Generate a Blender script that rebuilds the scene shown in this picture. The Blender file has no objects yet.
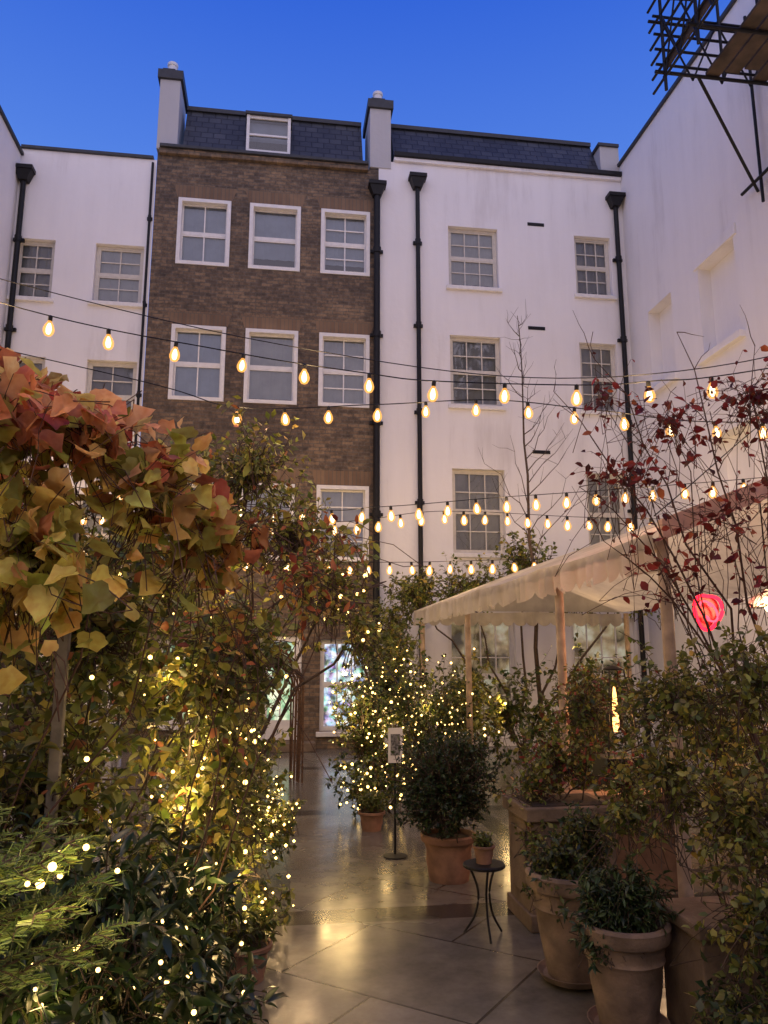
import bpy, bmesh, math, random
import numpy as np
from mathutils import Vector
random.seed(3)
rng=np.random.default_rng(7)
S=bpy.context.scene
S.view_settings.view_transform='Standard'; S.view_settings.look='None'; S.view_settings.exposure=0
COL=S.collection
WLOC={}
# ---------------------------------------------------------------- materials
def newmat(name):
    m=bpy.data.materials.new(name); m.use_nodes=True
    nt=m.node_tree; b=nt.nodes['Principled BSDF']
    return m,nt,b
def N(nt,t,**k):
    n=nt.nodes.new(t)
    for a,v in k.items(): setattr(n,a,v)
    return n
def plain(name,col,rough=.6,metal=0,noise=.25,scale=12,bump=.0,bscale=60,spec=.5):
    m,nt,b=newmat(name)
    tc=N(nt,'ShaderNodeTexCoord'); no=N(nt,'ShaderNodeTexNoise'); no.inputs['Scale'].default_value=scale; no.inputs['Detail'].default_value=6
    nt.links.new(tc.outputs['Object'],no.inputs['Vector'])
    r=N(nt,'ShaderNodeValToRGB')
    r.color_ramp.elements[0].position=.3; r.color_ramp.elements[1].position=.72
    r.color_ramp.elements[0].color=[c*(1-noise) for c in col]+[1]; r.color_ramp.elements[1].color=[min(1,c*(1+noise*.6)) for c in col]+[1]
    nt.links.new(no.outputs['Fac'],r.inputs['Fac']); nt.links.new(r.outputs['Color'],b.inputs['Base Color'])
    b.inputs['Roughness'].default_value=rough; b.inputs['Metallic'].default_value=metal
    b.inputs['Specular IOR Level'].default_value=spec
    if bump>0:
        n2=N(nt,'ShaderNodeTexNoise'); n2.inputs['Scale'].default_value=bscale; n2.inputs['Detail'].default_value=5
        nt.links.new(tc.outputs['Object'],n2.inputs['Vector'])
        bp=N(nt,'ShaderNodeBump'); bp.inputs['Strength'].default_value=bump; bp.inputs['Distance'].default_value=.01
        nt.links.new(n2.outputs['Fac'],bp.inputs['Height']); nt.links.new(bp.outputs['Normal'],b.inputs['Normal'])
    return m
def emit(name,col,st,sample=False):
    m=bpy.data.materials.new(name); m.use_nodes=True; nt=m.node_tree; nt.nodes.clear()
    o=N(nt,'ShaderNodeOutputMaterial'); e=N(nt,'ShaderNodeEmission'); e.inputs['Color'].default_value=(*col,1); e.inputs['Strength'].default_value=st
    nt.links.new(e.outputs[0],o.inputs['Surface'])
    if not sample: m.cycles.emission_sampling='NONE'
    return m
def planar(nt,axes):
    g=N(nt,'ShaderNodeNewGeometry'); s=N(nt,'ShaderNodeSeparateXYZ'); c=N(nt,'ShaderNodeCombineXYZ')
    nt.links.new(g.outputs['Position'],s.inputs[0])
    nt.links.new(s.outputs[axes[0]],c.inputs[0]); nt.links.new(s.outputs[axes[1]],c.inputs[1])
    return c.outputs[0],g.outputs['Position']
def brickmat(name,c1,c2,mo,bw=.225,bh=.075,ms=.012,rough=.85,axes='XZ',dark=None,bump=.5,v0=.62,v1=1.2,fine=0):
    m,nt,b=newmat(name); vec,pos=planar(nt,axes)
    bt=N(nt,'ShaderNodeTexBrick'); bt.inputs['Scale'].default_value=1; bt.inputs['Brick Width'].default_value=bw; bt.inputs['Row Height'].default_value=bh
    bt.inputs['Mortar Size'].default_value=ms; bt.inputs['Mortar Smooth'].default_value=.3; bt.inputs['Bias'].default_value=-.1
    bt.inputs['Color1'].default_value=(*c1,1); bt.inputs['Color2'].default_value=(*c2,1); bt.inputs['Mortar'].default_value=(*mo,1)
    nt.links.new(vec,bt.inputs['Vector'])
    no=N(nt,'ShaderNodeTexNoise'); no.inputs['Scale'].default_value=.8; no.inputs['Detail'].default_value=8; no.inputs['Roughness'].default_value=.62
    nt.links.new(pos,no.inputs['Vector'])
    rp=N(nt,'ShaderNodeValToRGB'); rp.color_ramp.elements[0].position=.35; rp.color_ramp.elements[0].color=(v0,v0,v0*1.02,1); rp.color_ramp.elements[1].position=.64; rp.color_ramp.elements[1].color=(v1,v1*.98,v1*.92,1)
    nt.links.new(no.outputs['Fac'],rp.inputs['Fac'])
    mx=N(nt,'ShaderNodeMix',data_type='RGBA',blend_type='MULTIPLY'); mx.inputs[0].default_value=1
    nt.links.new(bt.outputs['Color'],mx.inputs[6]); nt.links.new(rp.outputs['Color'],mx.inputs[7])
    out=mx.outputs[2]
    if fine:
        n2=N(nt,'ShaderNodeTexNoise'); n2.inputs['Scale'].default_value=13; n2.inputs['Detail'].default_value=5; n2.inputs['Roughness'].default_value=.7; nt.links.new(pos,n2.inputs['Vector'])
        r2=N(nt,'ShaderNodeValToRGB'); r2.color_ramp.elements[0].position=.36; r2.color_ramp.elements[0].color=(1-fine,1-fine,1-fine,1); r2.color_ramp.elements[1].position=.64; r2.color_ramp.elements[1].color=(1+fine,1+fine*.95,1+fine*.8,1)
        nt.links.new(n2.outputs['Fac'],r2.inputs['Fac'])
        m2=N(nt,'ShaderNodeMix',data_type='RGBA',blend_type='MULTIPLY'); m2.inputs[0].default_value=1
        nt.links.new(out,m2.inputs[6]); nt.links.new(r2.outputs['Color'],m2.inputs[7]); out=m2.outputs[2]
    nt.links.new(out,b.inputs['Base Color']); b.inputs['Roughness'].default_value=rough
    bp=N(nt,'ShaderNodeBump'); bp.inputs['Strength'].default_value=bump; bp.inputs['Distance'].default_value=.01; bp.invert=True
    nt.links.new(bt.outputs['Fac'],bp.inputs['Height']); nt.links.new(bp.outputs['Normal'],b.inputs['Normal'])
    return m
def rendermat(name='white_render',k=1.0):
    m,nt,b=newmat(name)
    g=N(nt,'ShaderNodeNewGeometry')
    mp=N(nt,'ShaderNodeMapping'); mp.inputs['Scale'].default_value=(2.5,2.5,.25)
    nt.links.new(g.outputs['Position'],mp.inputs[0])
    n1=N(nt,'ShaderNodeTexNoise'); n1.inputs['Scale'].default_value=1.2; n1.inputs['Detail'].default_value=9; n1.inputs['Roughness'].default_value=.65
    nt.links.new(mp.outputs[0],n1.inputs[0])
    n2=N(nt,'ShaderNodeTexNoise'); n2.inputs['Scale'].default_value=.45; n2.inputs['Detail'].default_value=7
    nt.links.new(g.outputs['Position'],n2.inputs[0])
    ad=N(nt,'ShaderNodeMath',operation='ADD'); nt.links.new(n1.outputs['Fac'],ad.inputs[0]); nt.links.new(n2.outputs['Fac'],ad.inputs[1])
    r=N(nt,'ShaderNodeValToRGB'); e=r.color_ramp.elements
    dv=N(nt,'ShaderNodeMath',operation='MULTIPLY'); dv.inputs[1].default_value=.5; nt.links.new(ad.outputs[0],dv.inputs[0])
    e[0].position=.32; e[0].color=(.60*k,.58*k,.57*k,1); e[1].position=.62; e[1].color=(.81*k,.80*k,.80*k,1); q=e.new(.46); q.color=(.76*k,.75*k,.75*k,1)
    nt.links.new(dv.outputs[0],r.inputs['Fac']); nt.links.new(r.outputs['Color'],b.inputs['Base Color'])
    b.inputs['Roughness'].default_value=.75
    n3=N(nt,'ShaderNodeTexNoise'); n3.inputs['Scale'].default_value=6; n3.inputs['Detail'].default_value=8; nt.links.new(g.outputs['Position'],n3.inputs[0])
    bp=N(nt,'ShaderNodeBump'); bp.inputs['Strength'].default_value=.25; bp.inputs['Distance'].default_value=.03
    nt.links.new(n3.outputs['Fac'],bp.inputs['Height']); nt.links.new(bp.outputs['Normal'],b.inputs['Normal'])
    return m
def glassmat():
    m=bpy.data.materials.new('window_glass'); m.use_nodes=True; nt=m.node_tree; nt.nodes.clear()
    o=N(nt,'ShaderNodeOutputMaterial'); t=N(nt,'ShaderNodeBsdfTransparent'); t.inputs[0].default_value=(.75,.78,.8,1)
    g=N(nt,'ShaderNodeBsdfGlossy'); g.inputs['Roughness'].default_value=.03
    gm=N(nt,'ShaderNodeNewGeometry'); no=N(nt,'ShaderNodeTexNoise'); no.inputs['Scale'].default_value=1.5
    nt.links.new(gm.outputs['Position'],no.inputs['Vector'])
    bp=N(nt,'ShaderNodeBump'); bp.inputs['Strength'].default_value=.12; bp.inputs['Distance'].default_value=.05
    nt.links.new(no.outputs['Fac'],bp.inputs['Height']); nt.links.new(bp.outputs[0],g.inputs['Normal'])
    f=N(nt,'ShaderNodeFresnel'); f.inputs[0].default_value=1.5
    ad=N(nt,'ShaderNodeMath',operation='MULTIPLY_ADD'); ad.inputs[1].default_value=1.5; ad.inputs[2].default_value=.06
    nt.links.new(f.outputs[0],ad.inputs[0])
    mx=N(nt,'ShaderNodeMixShader'); nt.links.new(ad.outputs[0],mx.inputs[0]); nt.links.new(t.outputs[0],mx.inputs[1]); nt.links.new(g.outputs[0],mx.inputs[2])
    nt.links.new(mx.outputs[0],o.inputs[0]); return m
def leafmat(name,rough=.45,trans=.35):
    m=bpy.data.materials.new(name); m.use_nodes=True; nt=m.node_tree; b=nt.nodes['Principled BSDF']; o=nt.nodes['Material Output']
    a=N(nt,'ShaderNodeVertexColor'); a.layer_name='col'
    mx=a.outputs['Color']
    if name=='autumn_leaf':
        g=N(nt,'ShaderNodeNewGeometry'); no=N(nt,'ShaderNodeTexNoise'); no.inputs['Scale'].default_value=30; no.inputs['Detail'].default_value=4
        nt.links.new(g.outputs['Position'],no.inputs['Vector'])
        r=N(nt,'ShaderNodeValToRGB'); r.color_ramp.elements[0].position=.3; r.color_ramp.elements[0].color=(.92,.72,.58,1); r.color_ramp.elements[1].position=.65; r.color_ramp.elements[1].color=(1.12,1.12,1.1,1)
        nt.links.new(no.outputs['Fac'],r.inputs['Fac'])
        mm=N(nt,'ShaderNodeMix',data_type='RGBA',blend_type='MULTIPLY'); mm.inputs[0].default_value=1
        nt.links.new(a.outputs['Color'],mm.inputs[6]); nt.links.new(r.outputs['Color'],mm.inputs[7]); mx=mm.outputs[2]
    nt.links.new(mx,b.inputs['Base Color']); b.inputs['Roughness'].default_value=rough
    if trans>0:
        t=N(nt,'ShaderNodeBsdfTranslucent'); nt.links.new(mx,t.inputs['Color'])
        s=N(nt,'ShaderNodeMixShader'); s.inputs[0].default_value=trans
        nt.links.new(b.outputs[0],s.inputs[1]); nt.links.new(t.outputs[0],s.inputs[2]); nt.links.new(s.outputs[0],o.inputs['Surface'])
    return m
def pavingmat():
    m,nt,b=newmat('wet_paving')
    g=N(nt,'ShaderNodeNewGeometry'); L=nt.links.new
    mp=N(nt,'ShaderNodeMapping'); mp.inputs['Rotation'].default_value=(0,0,math.radians(40)); mp.inputs['Scale'].default_value=(1,1,0)
    L(g.outputs['Position'],mp.inputs[0])
    bt=N(nt,'ShaderNodeTexBrick'); bt.offset=.5; bt.inputs['Scale'].default_value=1; bt.inputs['Brick Width'].default_value=1.1; bt.inputs['Row Height'].default_value=.85
    bt.inputs['Mortar Size'].default_value=.008; bt.inputs['Mortar Smooth'].default_value=.2
    bt.inputs['Color1'].default_value=(.175,.162,.135,1); bt.inputs['Color2'].default_value=(.128,.12,.10,1); bt.inputs['Mortar'].default_value=(.04,.035,.03,1)
    L(mp.outputs[0],bt.inputs['Vector'])
    sx=N(nt,'ShaderNodeSeparateXYZ'); L(g.outputs['Position'],sx.inputs[0])
    def band(sock,off,period,w):
        a=N(nt,'ShaderNodeMath',operation='ADD'); a.inputs[1].default_value=off; L(sock,a.inputs[0])
        p=N(nt,'ShaderNodeMath',operation='PINGPONG'); p.inputs[1].default_value=period/2; L(a.outputs[0],p.inputs[0])
        c=N(nt,'ShaderNodeMath',operation='LESS_THAN'); c.inputs[1].default_value=w/2; L(p.outputs[0],c.inputs[0]); return c.outputs[0]
    by=band(sx.outputs['Y'],-5.2,3.3,.26); bx=band(sx.outputs['X'],.45,2.6,.20)
    mxm=N(nt,'ShaderNodeMath',operation='MAXIMUM'); L(by,mxm.inputs[0]); L(bx,mxm.inputs[1])
    no=N(nt,'ShaderNodeTexNoise'); no.inputs['Scale'].default_value=1.1; no.inputs['Detail'].default_value=4; no.inputs['Roughness'].default_value=.5; L(g.outputs['Position'],no.inputs[0])
    nf=N(nt,'ShaderNodeTexNoise'); nf.inputs['Scale'].default_value=9; nf.inputs['Detail'].default_value=5; L(g.outputs['Position'],nf.inputs[0])
    ng=N(nt,'ShaderNodeTexNoise'); ng.inputs['Scale'].default_value=5; ng.inputs['Detail'].default_value=9; ng.inputs['Roughness'].default_value=.7; L(g.outputs['Position'],ng.inputs[0])
    rp=N(nt,'ShaderNodeValToRGB'); rp.color_ramp.elements[0].position=.32; rp.color_ramp.elements[0].color=(.66,.65,.64,1); rp.color_ramp.elements[1].position=.68; rp.color_ramp.elements[1].color=(1.22,1.2,1.17,1); L(ng.outputs['Fac'],rp.inputs[0])
    m1=N(nt,'ShaderNodeMix',data_type='RGBA'); L(mxm.outputs[0],m1.inputs[0]); L(bt.outputs['Color'],m1.inputs[6]); m1.inputs[7].default_value=(.04,.037,.032,1)
    m2=N(nt,'ShaderNodeMix',data_type='RGBA',blend_type='MULTIPLY'); m2.inputs[0].default_value=1; L(m1.outputs[2],m2.inputs[6]); L(rp.outputs[0],m2.inputs[7])
    L(m2.outputs[2],b.inputs['Base Color'])
    rr=N(nt,'ShaderNodeMapRange'); rr.inputs[1].default_value=.3; rr.inputs[2].default_value=.7; rr.inputs[3].default_value=.12; rr.inputs[4].default_value=.30; L(no.outputs['Fac'],rr.inputs[0])
    L(rr.outputs[0],b.inputs['Roughness'])
    h=N(nt,'ShaderNodeMath',operation='MULTIPLY_ADD'); h.inputs[1].default_value=-1.6; L(bt.outputs['Fac'],h.inputs[0]); L(nf.outputs['Fac'],h.inputs[2])
    bp=N(nt,'ShaderNodeBump'); bp.inputs['Strength'].default_value=.16; bp.inputs['Distance'].default_value=.008
    L(h.outputs[0],bp.inputs['Height']); L(bp.outputs[0],b.inputs['Normal'])
    return m
M={}
M['white']=rendermat()
M['greyrender']=rendermat('grey_render',.58)
M['brick']=brickmat('stock_brick',(.21,.145,.092),(.075,.057,.045),(.12,.10,.082),bw=.215,bh=.07,ms=.011,v0=.66,v1=1.15,fine=.35)
M['lintel']=brickmat('gauged_brick',(.22,.145,.09),(.17,.11,.07),(.13,.11,.085),bw=.075,bh=.3,ms=.006,v0=.7,v1=1.15)
M['slate']=brickmat('roof_slate',(.030,.034,.044),(.055,.06,.072),(.012,.013,.017),bw=.25,bh=.16,ms=.012,rough=.5,bump=.8)
M['frame']=plain('white_paint',(.74,.73,.71),.45,noise=.08)
M['cream']=plain('cream_paint',(.60,.57,.50),.5,noise=.1)
M['glass']=glassmat()
M['blind']=plain('roller_blind',(.50,.49,.47),.9,noise=.2,scale=3)
M['bluebl']=plain('pale_blind',(.42,.48,.57),.9,noise=.15,scale=3)
M['dark']=plain('dark_room',(.03,.028,.026),.9)
M['iron']=plain('black_iron',(.012,.012,.013),.5,noise=.3,spec=.25)
M['lead']=plain('lead_grey',(.035,.038,.045),.6)
M['terra']=plain('terracotta',(.27,.145,.09),.75,noise=.45,scale=9,bump=.3)
M['terrapale']=plain('weathered_terracotta',(.23,.165,.115),.8,noise=.55,scale=7,bump=.4)
M['stone']=plain('weathered_stone',(.18,.13,.085),.85,noise=.5,scale=6,bump=.5)
M['soil']=plain('soil',(.03,.02,.014),.95,bump=.8)
M['wood']=plain('tent_pole_wood',(.46,.34,.23),.6,noise=.4,scale=9)
M['woodor']=plain('timber_planter',(.27,.15,.08),.7,noise=.4,scale=8)
M['rafter']=plain('painted_rafter',(.66,.38,.28),.55,noise=.2)
M['board']=plain('scaffold_board',(.07,.05,.035),.8,noise=.6,scale=4)
M['postw']=plain('worn_white_post',(.26,.24,.20),.7,noise=.5,scale=10,bump=.3)
M['wicker']=plain('wicker',(.13,.065,.03),.8,noise=.5,scale=30)
M['bark']=plain('bark',(.075,.05,.035),.9,noise=.5,scale=30,bump=.5)
M['barkred']=plain('bark_red',(.09,.045,.03),.85,noise=.5,scale=30)
M['ground']=plain('dark_ground',(.05,.045,.04),.8)
M['paving']=pavingmat()
M['leaf']=leafmat('leaf',.45,.3); M['gloss']=leafmat('glossy_leaf',.28,0); M['autumn']=leafmat('autumn_leaf',.5,.5); M['needle']=leafmat('needle',.5,.0)
M['core']=emit('bulb_filament',(1,.78,.46),12)
M['fairy']=emit('fairy_bulb',(1,.62,.18),7)
M['flame']=emit('flame',(1,.45,.12),5)
M['neon']=emit('neon_red',(1,.012,.03),5)
M['neonin']=emit('neon_bright_red',(1,.03,.05),7)
M['neonback']=plain('dark_red_board',(.16,.008,.012),.5)
def shellmat():
    m=bpy.data.materials.new('bulb_glass'); m.use_nodes=True; nt=m.node_tree; nt.nodes.clear()
    o=N(nt,'ShaderNodeOutputMaterial'); t=N(nt,'ShaderNodeBsdfTransparent'); e=N(nt,'ShaderNodeEmission'); e.inputs[0].default_value=(1,.42,.09,1); e.inputs[1].default_value=1.7
    a=N(nt,'ShaderNodeMixShader'); a.inputs[0].default_value=.6; nt.links.new(t.outputs[0],a.inputs[1]); nt.links.new(e.outputs[0],a.inputs[2]); nt.links.new(a.outputs[0],o.inputs[0])
    m.cycles.emission_sampling='NONE'; return m
M['shell']=shellmat()
def canvasmat():
    m,nt,b=newmat('canvas'); b.inputs['Roughness'].default_value=.8
    t=N(nt,'ShaderNodeBsdfTranslucent'); t.inputs[0].default_value=(.66,.61,.52,1); s=N(nt,'ShaderNodeMixShader'); s.inputs[0].default_value=.4
    o=nt.nodes['Material Output']; nt.links.new(b.outputs[0],s.inputs[1]); nt.links.new(t.outputs[0],s.inputs[2]); nt.links.new(s.outputs[0],o.inputs['Surface'])
    tc=N(nt,'ShaderNodeNewGeometry'); w=N(nt,'ShaderNodeTexNoise'); w.inputs['Scale'].default_value=4; w.inputs['Detail'].default_value=6; nt.links.new(tc.outputs['Position'],w.inputs['Vector'])
    r=N(nt,'ShaderNodeValToRGB'); r.color_ramp.elements[0].position=.3; r.color_ramp.elements[0].color=(.34,.31,.26,1); r.color_ramp.elements[1].position=.6; r.color_ramp.elements[1].color=(.58,.55,.49,1)
    nt.links.new(w.outputs['Fac'],r.inputs[0]); nt.links.new(r.outputs[0],b.inputs['Base Color'])
    bp=N(nt,'ShaderNodeBump'); bp.inputs['Strength'].default_value=.5; bp.inputs['Distance'].default_value=.06; nt.links.new(w.outputs['Fac'],bp.inputs['Height']); nt.links.new(bp.outputs[0],b.inputs['Normal'])
    return m
M['canvas']=canvasmat()
def litmat(name,c1,c2,st,scale=5,vf=.3):
    m=bpy.data.materials.new(name); m.use_nodes=True; nt=m.node_tree; nt.nodes.clear()
    o=N(nt,'ShaderNodeOutputMaterial'); e=N(nt,'ShaderNodeEmission'); e.inputs[1].default_value=st
    g=N(nt,'ShaderNodeNewGeometry'); v=N(nt,'ShaderNodeTexVoronoi'); v.inputs['Scale'].default_value=scale*2; nt.links.new(g.outputs['Position'],v.inputs['Vector'])
    no=N(nt,'ShaderNodeTexNoise'); no.inputs['Scale'].default_value=scale; no.inputs['Detail'].default_value=5; nt.links.new(g.outputs['Position'],no.inputs['Vector'])
    r=N(nt,'ShaderNodeValToRGB'); el=r.color_ramp.elements; el[0].position=.38; el[0].color=(*[c*.12 for c in c1],1); el[1].position=.66; el[1].color=(*c2,1); q=el.new(.52); q.color=(*[c*.7 for c in c1],1)
    nt.links.new(no.outputs['Fac'],r.inputs[0])
    mx=N(nt,'ShaderNodeMix',data_type='RGBA',blend_type='OVERLAY'); mx.inputs[0].default_value=vf
    nt.links.new(r.outputs[0],mx.inputs[6]); nt.links.new(v.outputs['Color'],mx.inputs[7]); nt.links.new(mx.outputs[2],e.inputs[0]); nt.links.new(e.outputs[0],o.inputs[0]); m.cycles.emission_sampling='NONE'; return m
M['shoplit']=litmat('lit_display',(.75,.85,1),(1,.97,.9),1.9,6,.35)
M['greenlit']=litmat('green_display',(.6,.9,.55),(1,1,.7),1.1,4,.1)
M['warmlit']=litmat('warm_interior',(.9,.62,.32),(1,.9,.65),.55,3,.05)
# ---------------------------------------------------------------- builders
def link(o,parent,base):
    WLOC[o.name]=Vector(base)
    if parent is not None:
        o.parent=parent; o.location=Vector(base)-WLOC[parent.name]
    else: o.location=base
    COL.objects.link(o)
def thing(name,label,cat,loc,group=None):
    o=bpy.data.objects.new(name,None); o.empty_display_size=.2
    o['label']=label; o['category']=cat
    if group: o['group']=group
    link(o,None,loc); return o
class MB:
    def __init__(s): s.v=[];s.f=[];s.m=[]
    def quad(s,pts,mi=0):
        i=len(s.v); s.v+= [tuple(p) for p in pts]; s.f.append(tuple(range(i,i+len(pts)))); s.m.append(mi)
    def box(s,x0,x1,y0,y1,z0,z1,mi=0,mp=None):
        c=[(x0,y0,z0),(x1,y0,z0),(x1,y1,z0),(x0,y1,z0),(x0,y0,z1),(x1,y0,z1),(x1,y1,z1),(x0,y1,z1)]
        if mp: c=[mp(*p) for p in c]
        i=len(s.v); s.v+=c
        for q in [(0,3,2,1),(4,5,6,7),(0,1,5,4),(1,2,6,5),(2,3,7,6),(3,0,4,7)]:
            s.f.append(tuple(i+k for k in q)); s.m.append(mi)
    def tube(s,pts,r,n=8,mi=0,cap=True):
        pts=[Vector(p) for p in pts]
        if not hasattr(r,'__len__'): r=[r]*len(pts)
        base=len(s.v)
        for k,p in enumerate(pts):
            d=(pts[min(k+1,len(pts)-1)]-pts[max(k-1,0)]).normalized()
            u=d.cross(Vector((0,0,1)))
            if u.length<.1: u=d.cross(Vector((1,0,0)))
            u.normalize(); w=d.cross(u)
            for j in range(n):
                a=2*math.pi*j/n; s.v.append(tuple(p+(u*math.cos(a)+w*math.sin(a))*r[k]))
        for k in range(len(pts)-1):
            for j in range(n):
                a=base+k*n+j; b=base+k*n+(j+1)%n; s.f.append((a,b,b+n,a+n)); s.m.append(mi)
        if cap:
            s.f.append(tuple(base+j for j in range(n))); s.m.append(mi)
            e=base+(len(pts)-1)*n; s.f.append(tuple(e+j for j in range(n))[::-1]); s.m.append(mi)
    def lathe(s,cx,cy,prof,n=24,mi=0):
        base=len(s.v)
        for r,z in prof:
            for j in range(n):
                a=2*math.pi*j/n; s.v.append((cx+r*math.cos(a),cy+r*math.sin(a),z))
        for k in range(len(prof)-1):
            for j in range(n):
                a=base+k*n+j; b=base+k*n+(j+1)%n; s.f.append((a,b,b+n,a+n)); s.m.append(mi)
        s.f.append(tuple(base+j for j in range(n))[::-1]); s.m.append(mi)
        e=base+(len(prof)-1)*n; s.f.append(tuple(e+j for j in range(n))); s.m.append(mi)
    def build(s,name,mats,parent=None,base=None,smooth=False,recalc=True,bevel=0):
        if base is None: base=WLOC[parent.name] if parent is not None else (0,0,0)
        b=Vector(base)
        me=bpy.data.meshes.new(name); me.from_pydata([tuple(Vector(v)-b) for v in s.v],[],s.f)
        for m in mats: me.materials.append(m)
        me.polygons.foreach_set('material_index',s.m)
        if recalc:
            bm=bmesh.new(); bm.from_mesh(me); bmesh.ops.recalc_face_normals(bm,faces=bm.faces); bm.to_mesh(me); bm.free()
        if smooth:
            me.polygons.foreach_set('use_smooth',[True]*len(me.polygons))
            try: me.set_sharp_from_angle(angle=math.radians(40))
            except Exception: pass
        o=bpy.data.objects.new(name,me); link(o,parent,base)
        if bevel:
            md=o.modifiers.new('bevel','BEVEL'); md.width=bevel; md.segments=2; md.limit_method='ANGLE'
        return o
def structure(o,label=None):
    o['kind']='structure'
    if label: o['label']=label
FY=14.2
F=lambda u,d,z:(u,FY+d,z)
RX=7.17; LX=-5.1
Rw=lambda u,d,z:(RX+d,u,z)
Lw=lambda u,d,z:(LX-d,u,z)
def wall(mb,mp,u0,u1,z0,z1,ops,mi=0,rev=.3):
    us=sorted({u0,u1,*[o[0] for o in ops],*[o[1] for o in ops]}); zs=sorted({z0,z1,*[o[2] for o in ops],*[o[3] for o in ops]})
    for a,b in zip(us,us[1:]):
        for c,d in zip(zs,zs[1:]):
            cu=(a+b)/2; cz=(c+d)/2
            if any(o[0]<cu<o[1] and o[2]<cz<o[3] for o in ops): continue
            mb.quad([mp(a,0,c),mp(b,0,c),mp(b,0,d),mp(a,0,d)],mi)
    for o in ops:
        a,b,c,d=o[:4]
        mb.quad([mp(a,0,c),mp(a,rev,c),mp(a,rev,d),mp(a,0,d)],mi); mb.quad([mp(b,0,c),mp(b,rev,c),mp(b,rev,d),mp(b,0,d)],mi)
        mb.quad([mp(a,0,c),mp(b,0,c),mp(b,rev,c),mp(a,rev,c)],mi); mb.quad([mp(a,0,d),mp(b,0,d),mp(b,rev,d),mp(a,rev,d)],mi)
def window(par,mp,u0,u1,z0,z1,cols=3,rows=4,ft=.05,d0=.10,fm='cream',back='blind',bfrac=1.0,bar=.022,sill=True,proud=False,thick=.05):
    e=.004; base=mp((u0+u1)/2,d0,z0)
    g=MB(); g.quad([mp(u0+e,d0+.03,z0+e),mp(u1-e,d0+.03,z0+e),mp(u1-e,d0+.03,z1-e),mp(u0+e,d0+.03,z1-e)])
    w=g.build('window',[M['glass']],par,base,recalc=False)
    f=MB()
    a,b,c,d=u0+e,u1-e,z0+e,z1-e
    dd=(d0-.0,d0+.07)
    if proud: dd=(-.015,d0+.05)
    f.box(a,a+ft,dd[0],dd[1],c,d,mp=mp); f.box(b-ft,b,dd[0],dd[1],c,d,mp=mp)
    f.box(a+ft,b-ft,dd[0],dd[1],d-ft,d,mp=mp); f.box(a+ft,b-ft,dd[0],dd[1],c,c+ft,mp=mp)
    ia,ib,ic,id_=a+ft,b-ft,c+ft,d-ft; mid=(ic+id_)/2
    f.box(ia,ib,d0+.005,d0+.055,mid-.022,mid+.022,mp=mp)
    s=.028
    for (p,q) in ((ic,mid-.022),(mid+.022,id_)):
        f.box(ia,ia+s,d0+.01,d0+.05,p,q,mp=mp); f.box(ib-s,ib,d0+.01,d0+.05,p,q,mp=mp)
        f.box(ia+s,ib-s,d0+.01,d0+.05,p,p+s,mp=mp); f.box(ia+s,ib-s,d0+.01,d0+.05,q-s,q,mp=mp)
    for k in range(1,cols):
        u=ia+(ib-ia)*k/cols
        for (p,q) in ((ic+s,mid-.022-s),(mid+.022+s,id_-s)): f.box(u-bar/2,u+bar/2,d0+.014,d0+.046,p,q,mp=mp)
    for k in range(1,rows):
        z=ic+(id_-ic)*k/rows
        if abs(z-mid)<.03: continue
        us=[ia+s]+[ia+(ib-ia)*j/cols for j in range(1,cols)]+[ib-s]
        for x0,x1 in zip(us,us[1:]): f.box(x0+bar/2,x1-bar/2,d0+.016,d0+.044,z-bar/2,z+bar/2,mp=mp)
    f.build('frame',[M[fm]],w,base)
    bl=MB(); dz=.28
    if back in('shoplit','greenlit','warmlit'):
        bl.quad([mp(a,dz,c),mp(b,dz,c),mp(b,dz,d),mp(a,dz,d)],0); bl.build('interior',[M[back]],w,base,recalc=False)
    else:
        zb=d-(d-c)*bfrac
        n=14; 
        for k in range(n):
            x0=a+(b-a)*k/n; x1=a+(b-a)*(k+1)/n; o0=.012*math.sin(k*2.1); o1=.012*math.sin((k+1)*2.1)
            bl.quad([mp(x0,.18+o0,zb),mp(x1,.18+o1,zb),mp(x1,.18+o1,d),mp(x0,.18+o0,d)],0)
        bl.quad([mp(a,dz+.01,c),mp(b,dz+.01,c),mp(b,dz+.01,d),mp(a,dz+.01,d)],1)
        bl.build('blind',[M[back],M['dark']],w,base,recalc=False)
    if sill:
        q=MB(); q.box(u0-.06,u1+.06,-.07,.002,z0-.085,z0-.002,mp=mp)
        q.build('sill',[M['frame']],w,base,bevel=.008)
    return w
# ---------------------------------------------------------------- ground
g=MB(); g.quad([(-150,-150,0),(150,-150,0),(150,150,0),(-150,150,0)]); structure(g.build('ground',[M['ground']]))
g=MB(); g.quad([(LX,-9,.004),(RX,-9,.004),(RX,FY,.004),(LX,FY,.004)]); structure(g.build('pavement',[M['paving']]))
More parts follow.
